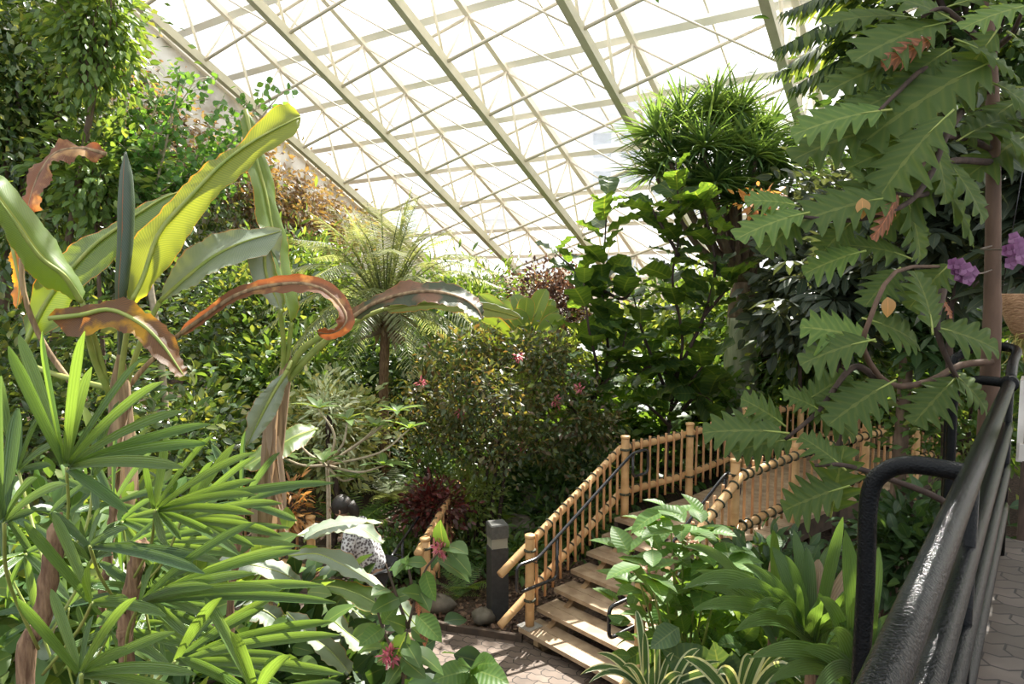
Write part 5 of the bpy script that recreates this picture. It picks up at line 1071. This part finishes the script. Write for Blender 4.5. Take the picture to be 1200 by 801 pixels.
for k, (x, l) in enumerate(((118, 'thin brown cane leaning between the two lady palms'), (268, 'slim bare cane rising behind the lady palm fans'))):
    b = P(x, 790, 3.3); b[2] = 0; t2 = thing('lady_palm', l, 'palm tree', b); m = MB(); m.tube(cr([b, P(x+2, 760, 3.3), P(x+8, 660, 3.3), P(x+16, 590, 3.3)], 30), [(.017+.003*(i % 3)) for i in range(30)], 8); m.build('cane', 'fiber', t2)
    fan(t2, (x+16, 590), 3.3, [(x-50, 560), (x-20, 520), (x+20, 505), (x+60, 530), (x+85, 570), (x+80, 610), (x-30, 600)], w=.05, mat='l_rhapisdark')
bush('philodendron', 'dim broad-leaved undergrowth below the lady palms', 'shrub', 180, 760, 4.2, 1.1, .5, 700, T_ovate, .22, 'l_bright', base=(-2.2, 4.2, 0))
bush('philodendron', 'dark low foliage in the bottom left behind the palm canes', 'shrub', 60, 690, 4.6, 1.0, .7, 1300, T_med, .18, 'l_mid', base=(-3, 4.6, 0))
bush('philodendron', 'dark undergrowth below the ragged banana leaves at bottom', 'shrub', 340, 800, 4.3, .8, .35, 600, T_ovate, .2, 'l_dark', base=(-1.4, 4.3, 0))
# ================================================================ SAPLING WITH RED FLOWER HEADS
b = P(440, 880, 3.4); b[2] = 0
t = thing('clerodendrum', 'sparse sapling with glossy oval leaves and small red flower heads before the path', 'shrub', b)
m = MB(); stems = [[(470, 840, 3.3), (474, 770, 3.3), (478, 735, 3.3)], [(478, 735, 3.3), (486, 705, 3.3), (498, 668, 3.3), (520, 640, 3.3)], [(478, 735, 3.3), (462, 690, 3.3), (452, 660, 3.3)], [(474, 790, 3.3), (448, 735, 3.3), (440, 700, 3.3)], [(486, 705, 3.3), (480, 672, 3.3), (476, 655, 3.3)]]
m.tube(cr([b, P(455, 860, 3.35), P(470, 820, 3.3)], 8), [.016, .012, .009], 6)
for s_ in stems: m.tube(cr(PP(s_), 8), [.009, .007, .004], 6)
m.build('stem', 'petiole_dark', t)
for (x0, y0, x1, y1) in [(522, 642, 512, 618), (525, 645, 552, 668), (522, 640, 543, 640), (512, 655, 550, 672), (500, 660, 478, 656), (498, 668, 505, 700), (488, 660, 460, 662), (478, 650, 472, 655), (476, 655, 462, 668), (474, 655, 478, 652), (490, 690, 502, 708), (485, 695, 455, 700), (470, 700, 440, 710), (488, 720, 515, 745), (482, 735, 500, 750), (478, 740, 462, 770), (474, 750, 490, 775), (468, 755, 440, 775), (470, 770, 495, 790), (450, 735, 425, 750), (470, 790, 455, 801), (480, 760, 520, 780), (448, 730, 462, 712), (474, 775, 450, 800), (455, 690, 440, 690), (500, 700, 480, 690), (476, 735, 462, 727), (525, 640, 535, 655)]:
    p0, p1_ = P(x0, y0, 3.3), P(x1, y1, 3.3-.12*rng.random()); d = p1_-p0; m = MB(); m.inst(T_ovate, [p0], [d], [V(0, -.6, .8)+rnd(1, .25)[0]], np.linalg.norm(d)*1.15, 1.0); m.build('leaf', 'l_bright' if rng.random() < .6 else 'l_hydrangea', t)
for (x, y) in ((516, 642), (457, 766), (456, 768)): m = MB(); scatter_leaves(m, [P(x, y, 3.28)], 70, .012, T_lance, .035, droop=0); m.build('flower_head', 'petalpink', t)
for (x, y, x1, y1) in ((490, 700, 490, 722), (497, 728, 497, 760)): m = MB(); p0, p1_ = P(x, y, 3.3), P(x1, y1, 3.25); m.inst(T_lance, [p0], [p1_-p0], [V(0, -1, .1)], np.linalg.norm(p1_-p0), 1.6); m.build('dead_leaf', 'l_dead', t)
# small hydrangea leaves at the bottom edge on the path
b = P(545, 830, 3.9); b[2] = 0
t = thing('hydrangea_shoot', 'short shoot of ribbed green leaves over the pavers at the bottom edge', 'shrub', b); m = MB(); m.tube(cr([b, b*.4+P(550, 790, 3.8)*.6, P(552, 785, 3.8)], 8), .008, 6); m.build('stem', 'petiole', t)
for (x0, y0, x1, y1) in [(550, 786, 515, 790), (552, 784, 560, 770), (553, 784, 588, 792), (552, 782, 572, 772), (550, 788, 565, 806), (549, 788, 530, 806), (552, 782, 543, 774)]: p0, p1_ = P(x0, y0, 3.8), P(x1, y1, 3.7); m = MB(); m.inst(T_ovate, [p0], [p1_-p0], [V(0, -.5, .9)], np.linalg.norm(p1_-p0)*1.2, 1.15); m.build('leaf', 'l_hydrangea', t)
# ================================================================ PLANTS RIGHT OF THE STAIRS
b = P(800, 790, 5.3); b[2] = 0
t = thing('medinilla', 'broad-leaved bush with ribbed bright green leaves in front of the right stair railing', 'shrub', b); m = MB()
nodes = [(800, 615), (775, 640), (760, 665), (745, 690), (820, 640), (790, 660), (830, 670), (760, 620), (785, 600), (840, 690), (805, 700), (850, 655), (822, 620), (780, 690), (740, 650), (862, 700), (790, 740), (830, 730)]
ls_ = []
for (x, y) in nodes:
    e = P(x, y, 5.1+.25*rng.normal()); m.tube(cr([b, b*.5+e*.5+V(0, 0, .2), e], 9), [.015, .01, .006], 5)
    for k in range(6): a = k*1.05+rng.random(); ls_.append((e+rnd(1, .04)[0], V(math.cos(a), math.sin(a), .15+.3*rng.normal())))
m.build('stems', 'petiole', t)
for (e, d) in ls_[:98]: m = MB(); m.inst(T_ovate, [e], [d], [V(*(-d[:2]*.3), 1)+rnd(1, .2)[0]], .29*(.7+.5*rng.random()), .95); m.build('leaf', 'l_hydrangea', t)
for (x, y) in ((757, 676), (812, 640), (806, 632), (786, 655), (768, 670), (752, 668)): m = MB(); scatter_leaves(m, [P(x, y, 4.9)], 26, .018, T_round, .045, droop=0); m.build('flower_head', 'palepink', t)
def strapplant(name, label, hub, Y, tips, w=.07, mat='l_strap', base=None, dry=(), sag=.06, cat='strap-leaved plant', wob=.25):
    h = P(hub[0], hub[1], Y); h[2] = max(h[2], .05); b = V(h[0], h[1], 0) if base is None else V(*base); t = thing(name, label, cat, b)
    if h[2] > .25: m = MB(); m.tube(cr([b, h], 6), [.05, .03], 8); m.build('stem', 'fiber', t)
    for k, tp in enumerate(tips):
        dy = tp[2] if len(tp) > 2 else rng.normal()*wob; e = P(tp[0], tp[1], Y+dy); m = MB()
        blade(m, h+rnd(1, .025)[0], e, w*(.8+.35*rng.random()), sag=sag*(1+rng.random()), n=14, side=V(rng.normal()*.2, -.9, .5), fold=.28, peak=.5, tipw=.06); m.build('leaf', 'l_strapdry' if k in dry else mat, t)
    return t
strapplant('palm_grass', 'big clump of long arching green strap leaves left of the black pipe railing', (950, 770), 3.9, [(800, 690, -.4), (810, 715, -.5), (815, 668, -.2), (870, 660, 0), (905, 640, .3), (890, 665, .1), (850, 690, -.4), (930, 620, .4), (960, 655, .3), (988, 605, .1), (992, 690, -.3), (1015, 650, .1), (1020, 700, -.2), (1000, 740, -.5), (930, 690, -.5), (910, 720, -.6), (960, 700, -.5), (860, 740, -.7), (900, 690, -.3), (1030, 660, .3), (975, 640, .5), (880, 715, -.5), (838, 675, .2), (1030, 730, -.1), (920, 650, .1), (945, 640, .3)], w=.085, dry=(11, 8), sag=.10)
strapplant('palm_grass', 'second clump of strap leaves behind, against the near bridge railing', (905, 745), 4.6, [(840, 655), (822, 690), (870, 640), (905, 650), (935, 665), (960, 670), (885, 690), (850, 700), (925, 700), (800, 640), (905, 620)], w=.075, dry=(3,), sag=.09)
strapplant('palm_grass', 'strap leaves filling the lower right beside the railing post', (1005, 800), 3.6, [(990, 620, 0), (1030, 640, .2), (960, 700, -.2), (1025, 700, -.1), (1040, 720, 0), (975, 740, -.4), (940, 760, -.4), (1000, 700, -.3), (1035, 770, -.2), (900, 800, -.6), (880, 770, -.5), (950, 820, -.6)], w=.09, sag=.08)
strapplant('spider_plant', 'spider plant with white-edged arching leaves at the foot of the stairs', (765, 830), 4.4, [(700, 765, -.1), (755, 740, 0), (770, 730, .1), (680, 790, -.3), (690, 800, -.3), (790, 765, -.1), (820, 760, -.2), (745, 715, .2), (800, 790, -.4), (730, 780, -.3), (845, 775, -.1), (860, 790, -.3)], w=.05, mat='l_varieg', sag=.12)
strapplant('spider_plant', 'pale variegated strap leaves curling at the bottom below the green clump', (870, 850), 4.0, [(800, 770, -.1), (920, 770, -.3), (960, 780, -.4), (900, 760, -.1), (840, 790, -.4), (880, 770, 0), (940, 800, -.5)], w=.07, mat='l_varieg', sag=.16)
b = P(830, 820, 4.5); b[2] = 0
t = thing('calathea', 'low plant with broad herringbone-veined leaves at the bottom edge', 'plant', b)
for (x0, y0, x1, y1) in [(838, 800, 796, 768), (845, 805, 842, 770), (850, 810, 880, 790), (820, 815, 800, 795), (835, 812, 815, 790), (860, 812, 860, 780), (795, 735, 770, 752), (905, 800, 895, 775), (870, 800, 905, 790)]: p0, p1_ = P(x0, y0, 4.4), P(x1, y1, 4.3); m = MB(); m.inst(T_ovate, [p0], [p1_-p0], [V(0, -.7, .7)+rnd(1, .15)[0]], np.linalg.norm(p1_-p0)*1.25, 1.1); lo = m.build('leaf', 'l_calathea', t); m = MB(); m.tube(cr([b, p0], 5), .006, 5); part(m, 'petiole', 'petiole', lo)
bush('philodendron', 'dark low leaves under the medinilla beside the stairs', 'shrub', 850, 760, 5.2, .7, .35, 700, T_ovate, .18, 'l_hydrangea', base=(1.7, 5.2, 0))
# ================================================================ RIGHT SIDE: SLENDER TRUNK, BREADFRUIT
b = P(1164, 470, 4.3); b[2] = 0
t = thing('breadfruit_tree', 'breadfruit tree with slender brown trunk and huge deeply lobed leaves filling the upper right', 'tree', b)
m = MB(); m.tube(cr([b, P(1160, 440, 4.3), P(1163, 330, 4.3), P(1164, 200, 4.3), P(1162, 80, 4.3), P(1155, -40, 4.3)], 40), [.07, .05, .042, .036, .02], 12); m.build('trunk', 'bark_red', t)
brs = [[(1164, 175, 4.3), (1130, 162, 4.2), (1095, 160, 4), (1080, 165, 3.9)], [(1162, 110, 4.3), (1130, 75, 4.2), (1085, 80, 4), (1050, 110, 3.9), (1030, 130, 3.8)], [(1165, 190, 4.3), (1110, 190, 4), (1090, 225, 3.9), (1060, 228, 3.8), (1040, 225, 3.8)], [(1127, 130, 4), (1108, 160, 3.9), (1090, 205, 3.8), (1060, 240, 3.7), (1000, 258, 3.7), (940, 254, 3.7)], [(1162, 424, 4.2), (1125, 428, 4.1), (1087, 447, 3.9), (1042, 450, 3.7), (1013, 411, 3.6), (1019, 375, 3.5), (1050, 318, 3.6), (1110, 312, 4)], [(1105, 340, 3.8), (1098, 385, 3.7), (1120, 440, 3.8), (1150, 480, 4)], [(1035, 450, 3.7), (1000, 430, 3.7), (960, 480, 3.6), (920, 515, 3.6)], [(1150, 640, 4.0), (1110, 590, 3.7), (1040, 560, 3.5), (990, 545, 3.4), (955, 545, 3.4)], [(1162, 60, 4.3), (1130, 30, 4.1), (1105, 10, 4), (1080, 20, 4)], [(1162, 60, 4.3), (1185, 40, 4), (1200, 10, 3.8)]]
for k, a in enumerate(brs): m = MB(); m.tube(cr(PP(a), 22), [.022, .015, .009], 7); m.build('branch', 'bark_dark' if k != 4 else 'bark_red', t)
bread = [(1165, 150, 1212, 172, 4.1), (1170, 100, 1218, 122, 4.0), (1170, 25, 1158, -22, 4.0), (1120, 5, 1180, -14, 4.1), (1095, 205, 1150, 262, 4.1), (1060, 228, 1020, 200, 3.9), (1050, 318, 1020, 345, 3.8), (1100, 28, 1022, 45, 4), (1110, 20, 1050, -15, 4), (1150, 78, 1037, 131, 3.9), (1045, 75, 980, 92, 4.1), (1030, 130, 945, 140, 3.8), (1200, 8, 1140, 18, 3.6), (1130, 50, 1195, 75, 3.9), (1025, 152, 945, 168, 4), (1105, 140, 1035, 205, 3.7), (1062, 202, 985, 238, 3.8), (1040, 232, 955, 242, 3.7), (938, 251, 876, 264, 3.7), (930, 240, 886, 228, 3.8), (1005, 296, 950, 310, 3.7), (1092, 382, 1086, 325, 3.6), (1100, 384, 1165, 398, 3.7), (1016, 397, 955, 378, 3.6), (1014, 400, 948, 414, 3.5), (912, 506, 840, 498, 3.5), (915, 495, 882, 468, 3.6), (945, 470, 985, 440, 3.7), (950, 475, 1000, 500, 3.7), (985, 572, 925, 590, 3.4), (975, 596, 985, 540, 3.5), (985, 545, 950, 512, 3.4), (975, 470, 1010, 455, 3.8),
 (1080, 165, 1010, 180, 3.9), (1090, 160, 1120, 220, 3.9), (1160, 100, 1105, 110, 4.1), (1165, 40, 1130, 90, 4.0), (1060, 230, 1090, 290, 3.9), (1110, 190, 1160, 240, 4.0), (1040, 450, 985, 480, 3.6), (1020, 375, 1075, 390, 3.7), (1085, 80, 1020, 60, 4.1), (1060, 300, 1010, 280, 3.9), (1110, 312, 1070, 350, 3.9), (1060, 20, 985, 10, 4.2), (1190, 120, 1140, 150, 4.2), (1200, 160, 1150, 190, 4.3), (1000, 258, 965, 290, 3.8), (1185, 40, 1215, 60, 3.6), (1110, 60, 1060, 90, 4.0), (1130, 160, 1180, 130, 4.1), (1050, 110, 1000, 125, 4.0), (1095, 205, 1040, 260, 3.9), (960, 480, 930, 460, 3.6), (1120, 440, 1160, 470, 3.8), (1118, 445, 1080, 480, 3.8), (940, 254, 900, 285, 3.8), (925, 515, 870, 520, 3.6)]
for k, (x0, y0, x1, y1, Y) in enumerate(bread):
    p0 = P(x0, y0, Y); p1_ = P(x1, y1, Y-.12+.2*rng.random()); d = p1_-p0; L_ = np.linalg.norm(d); nr = V(rng.normal()*.25, -.55-.3*rng.random(), .75)
    m = MB(); m.inst(T_lobed[k % 4], [p0-d*.05], [d], [nr], L_*1.28, 1.0 if L_ > .28 else 1.15); lo = m.build('leaf', 'l_breadbright' if k in (11, 12, 18, 19, 20, 23) else 'l_bread', t)
    m = MB(); m.tube(cr([p0-d*.18, p0+d*.04, p0+d*.25], 8), [.006, .006, .002], 5); part(m, 'midrib', 'petiole', lo)
for (x0, y0, x1, y1, Y) in ((1092, 45, 1042, 73, 3.9), (1052, 228, 1032, 280, 3.7), (1100, 345, 1120, 370, 3.8)): p0, p1_ = P(x0, y0, Y), P(x1, y1, Y-.1); m = MB(); m.inst(T_lobed[1], [p0], [p1_-p0], [V(.5, -1, .2)], np.linalg.norm(p1_-p0)*1.0, .55); o = m.build('dead_leaf', 'l_dead', t); o['label'] = 'rust-brown withered leaf'
for (x, y) in ((1040, 348), (1010, 232)): p0 = P(x, y, 3.65); m = MB(); m.inst(T_ovate, [p0], [V(.1, -.1, -1)], [V(0, -1, .2)], .11, 1.2); m.build('dead_leaf', 'l_orange', t)
# umbrella tree behind
def umbrella(label, name, x, y, Y, rx, rz, n, size, mat, base=None):
    c = P(x, y, Y); b = V(c[0], c[1], 0); t = thing(name, label, 'tree', b); hs = ellipsoid(c, (rx, rx*.7, rz), n, .2); m = MB(); d = rnd(n, .35)+V(0, -.3, 0); 
    m.inst(T_palmate, hs, rnd(n, 1)*V(1, 1, .2), np.tile(V(0, -.35, 1), (n, 1))+rnd(n, .3), size*(.75+.5*rng.random(n))); m.build('foliage', mat, t); m = MB(); fk = c-V(0, 0, rz*.9); m.tube(cr([b, (b+fk)/2+V(.08, .05, 0), fk], 10), [.05, .035, .03], 8); branches(m, fk, hs[:10], .02); m.build('stems', 'bark_dark', t); return t
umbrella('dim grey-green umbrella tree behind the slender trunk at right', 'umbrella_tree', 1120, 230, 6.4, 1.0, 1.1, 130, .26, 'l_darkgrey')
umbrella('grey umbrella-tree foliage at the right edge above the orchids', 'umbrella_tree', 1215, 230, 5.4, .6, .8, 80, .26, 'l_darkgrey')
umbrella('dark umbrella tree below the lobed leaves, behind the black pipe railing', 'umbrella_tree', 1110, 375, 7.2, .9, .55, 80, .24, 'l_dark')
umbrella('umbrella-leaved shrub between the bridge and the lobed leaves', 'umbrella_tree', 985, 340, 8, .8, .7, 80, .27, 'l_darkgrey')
hf = bush('ficus', 'high dark leaves behind the top of the slender trunk', 'tree', 1150, 60, 8.0, 1.5, 1.6, 3000, T_med, .18, 'l_dark', base=(5.6, 8.6, 0))
cs = ellipsoid((3.3, 6.3, 8.1), (2.0, 1.5, .75), 110, .1); m = MB(); scatter_leaves(m, cs, 36, .26, T_med, .18, droop=.4); part(m, 'added_shade_foliage', 'l_dark', hf)  # extra crown above the view, added to cast dappled shade on the breadfruit
m = MB(); branches(m, V(5.4, 8.3, 6.2), cs[:12], .04); part(m, 'added_shade_branches', 'bark_dark', hf)  # limbs carrying the added, unseen shading crown
bush('ficus', 'fine dark leaves beyond the black railing at right', 'tree', 1140, 470, 7.5, 1.1, .8, 2800, T_small, .12, 'l_mid', base=(5.0, 7.6, 0))
# fishtail palm at the top
b = P(1060, 300, 7.6); b[2] = 0
t = thing('fishtail_palm', 'fishtail palm with jagged leaflets dark against the glass at top right', 'palm tree', b); m = MB(); hub = P(1085, 90, 7.6); m.tube(cr([b, b*.5+hub*.5, hub], 16), [.09, .07, .05], 8); m.build('trunk', 'bark', t)
for (x1, y1, ar, dy) in ((915, 15, .5, 0), (905, 60, .45, -.3), (925, 105, .3, .2), (950, 150, .25, -.2), (990, -10, .4, .2), (960, 40, .45, .4), (900, 90, .4, .5), (930, 175, .1, .2), (1000, 130, .2, -.6), (1130, -30, .3, 0), (1200, 60, .3, .3)):
    m = MB(); frond(m, hub, P(x1, y1, 7.6+dy), ar, nleaf=26, L=.42, wid=1.0, droop=.5); m.build('frond', 'l_fishtail', t)
# orchids
for (x, y, Y, n, lab) in ((1133, 320, 3.6, 14, 'cluster of mauve orchid blooms left of the slender trunk'), (1194, 292, 3.4, 9, 'mauve orchid blooms at the right edge')):
    c = P(x, y, Y); t = thing('orchid', lab, 'flower', P(1162, y+6, 4.2)); m = MB(); m.tube(cr([P(1162, y-4, 4.22), P(1150, y, 3.9), c], 8), .005, 5); m.build('stem', 'petiole_dark', t)
    for k in range(n): e = c+rnd(1, .027)[0]; an = np.linspace(0, 2*PI, 5, endpoint=False); m = MB(); m.inst(T_round, np.tile(e, (5, 1)), np.stack([np.cos(an), -.3+0*an, np.sin(an)], 1), np.tile(V(0, -1, .1), (5, 1)), .038, 1.1); m.build('bloom', 'petal', t)
# ================================================================ PERSON ON THE PATH
FX, FY = P(430, 700, 7.35)[0], 7.35
t = thing('person', 'person with dark hair, printed grey blouse and dark trousers, bending behind banana leaves', 'person', (FX, FY, .025))
def skinned(name, mat, verts, edges, radii, parent, lvl=2):
    me = bpy.data.meshes.new(name); org = V(*parent['_org']); me.from_pydata([tuple(V(*v)-org) for v in verts], edges, []); o = bpy.data.objects.new(name, me); COL.objects.link(o); o.parent = parent
    sk = o.modifiers.new('skin', 'SKIN'); sk.use_smooth_shade = True
    lay = me.skin_vertices[0] if me.skin_vertices else None
    if lay is None:
        import bmesh as _b; bm = _b.new(); bm.from_mesh(me); bm.verts.layers.skin.verify(); bm.to_mesh(me); bm.free(); lay = me.skin_vertices[0]
    for i, r in enumerate(radii): lay.data[i].radius = (r, r) if np.isscalar(r) else r; lay.data[i].use_root = (i == 0)
    sb = o.modifiers.new('subd', 'SUBSURF'); sb.levels = lvl; sb.render_levels = lvl; me.materials.append(MATS[mat]); return o
def F(x, y, z): return V(FX+x, FY+y, .025+z)
pel, che, nec, hed = F(.08, .02, .86), F(-.10, -.02, 1.20), F(-.20, -.03, 1.38), F(-.26, -.04, 1.50)
body = skinned('body', 'skin', [pel, F(.0, 0, 1.02), che, nec, F(-.235, -.035, 1.43), hed, F(-.29, -.045, 1.585),
 F(.13, -.08, .82), F(.10, -.10, .46), F(.16, -.09, .08), F(.05, -.14, .03), F(.12, .10, .82), F(.04, .12, .46), F(.10, .12, .08), F(-.01, .10, .03),
 F(-.12, -.20, 1.28), F(-.16, -.28, 1.02), F(-.34, -.24, .92), F(-.42, -.22, .90), F(-.10, .17, 1.28), F(-.10, .24, 1.0), F(-.28, .2, .9), F(-.36, .18, .88)],
 [(0, 1), (1, 2), (2, 3), (3, 4), (4, 5), (5, 6), (0, 7), (7, 8), (8, 9), (9, 10), (0, 11), (11, 12), (12, 13), (13, 14), (2, 15), (15, 16), (16, 17), (17, 18), (2, 19), (19, 20), (20, 21), (21, 22)],
 [.085, .10, .12, .05, .05, .09, .075, .065, .05, .04, .035, .065, .05, .04, .035, .05, .04, .032, .03, .05, .04, .032, .03], t)
for hx, sy in ((17, -1), (18, 1)):
    w_ = F(-.42, -.22, .90) if sy < 0 else F(-.36, .18, .88)
    for k in range(5):
        a = (k-2)*.017; L_ = (.045, .075, .085, .078, .06)[k]; f0 = w_+V(-.02, a, 0); skinned('finger', 'skin', [f0, f0+V(-L_*.5, a*.3, -.012), f0+V(-L_, a*.4, -.04)] if k else [w_+V(0, -.03, 0), w_+V(-.02, -.05, -.02), w_+V(-.05, -.055, -.04)], [(0, 1), (1, 2)], [.010, .009, .007], body, 1) if False else None
        m = MB(); pts = [f0, f0+V(-L_*.5, a*.3, -.012), f0+V(-L_, a*.4, -.04)] if k else [w_+V(0, -.03, 0), w_+V(-.02, -.05, -.02), w_+V(-.05, -.055, -.04)]; m.tube(cr(pts, 7), [.010, .009, .006], 8); part(m, 'finger', 'skin', body)
skinned('blouse', 'blouse', [F(.12, .02, .76), F(.01, 0, 1.0), che, F(-.165, -.03, 1.32), F(-.12, -.20, 1.28), F(-.155, -.27, 1.06), F(-.10, .17, 1.28), F(-.10, .23, 1.04)], [(0, 1), (1, 2), (2, 3), (2, 4), (4, 5), (2, 6), (6, 7)], [.185, .165, .16, .085, .085, .066, .085, .066], t)
skinned('trousers', 'trousers', [F(.07, .01, .90), F(.13, -.08, .80), F(.10, -.10, .46), F(.155, -.09, .10), F(.12, .10, .80), F(.04, .12, .46), F(.095, .12, .10)], [(0, 1), (1, 2), (2, 3), (0, 4), (4, 5), (5, 6)], [.165, .115, .075, .062, .115, .075, .062], t)
for sy in (-.1, .11): m = MB(); m.tube(cr([F(.16 if sy < 0 else .10, sy, .05), F(.08 if sy < 0 else .02, sy-.01, .05), F(0 if sy < 0 else -.06, sy-.02, .035)], 8), [.045, .05, .035], 10); m.build('shoe', 'shoe', t)
m = MB(); hc = hed+V(.02, 0, .035)
hv = []; hq = []; n1, n2 = 12, 16
for i in range(n1+1):
    th = i/n1*PI*.66
    for j in range(n2): ph = 2*PI*j/n2; front = max(0, -math.cos(ph)); k_ = 1-.25*front*(i/n1)**2; hv.append(hc+V(-.115*math.sin(th)*math.cos(ph)*-1*k_*-1, .105*math.sin(th)*math.sin(ph), .125*math.cos(th)))
hq = [(i*n2+j, (i+1)*n2+j, (i+1)*n2+(j+1) % n2, i*n2+(j+1) % n2) for i in range(n1) for j in range(n2)]
m.add(hv, hq); m.tube(cr([hc+V(.07, 0, .02), hc+V(.13, 0, -.06), hc+V(.12, 0, -.18)], 8), [.07, .06, .02], 10); m.build('hair', 'hair', t)
m = MB(); nf_ = hed+V(-.105, -.005, -.0); m.tube(cr([nf_+V(.02, 0, .03), nf_+V(-.012, 0, -.005), nf_+V(.015, 0, -.02)], 6), [.007, .012, .006], 8); m.tube([nf_+V(.008, -.022, -.045), nf_+V(-.0, 0, -.043), nf_+V(.008, .022, -.045)], .006, 6); part(m, 'nose_and_mouth', 'skin', body)
for sy in (-1, 1): m = MB(); m.tube([nf_+V(.012, sy*.032, .03), nf_+V(.004, sy*.032, .03)], .010, 8); part(m, 'eye', 'hair', body); m = MB(); e = hed+V(.01, sy*.092, -.005); m.tube(cr([e+V(0, 0, .03), e+V(.012, sy*.012, .01), e+V(0, 0, -.03)], 6), .009, 6); part(m, 'ear', 'skin', body)

# ================================================================ GROUPS
GR = {'banana_plant': 'banana plants on the left', 'lady_palm': 'lady palms in the left foreground', 'laurel_shrub': 'mixed leafy shrubs of the background', 'fern': 'ferns in the mulch beds', 'stone': 'stones in the beds', 'building': 'buildings outside the glass roof', 'fiddle_leaf_fig': 'fiddle-leaf figs beyond the stairs', 'bamboo_railing': 'bamboo railings of path, stairs and bridge', 'steel_handrail': 'black handrails fixed to the bamboo posts', 'wall_climber': 'climbers on the left wall', 'spider_plant': 'variegated spider plants', 'palm_grass': 'strap-leaved clumps at lower right', 'umbrella_tree': 'umbrella trees at right', 'groundcover': 'low groundcover clumps', 'lime_shrub': 'lime green low shrubs', 'orchid': 'orchids on the slender trunk', 'grass_clump': 'grass clumps', 'philodendron': 'philodendrons in the undergrowth', 'weeping_fig': 'weeping figs at top left', 'bird_of_paradise': 'paddle-leaved clumps in the middle distance', 'variegated_shrub': 'variegated shrubs', 'ficus': 'drooping fig trees at right'}
for o in SC.objects:
    k = o.name.split('.')[0]
    if o.get('category') and k in GR: o['group'] = GR[k]
for o in SC.objects:
    if '_org' in o: del o['_org']
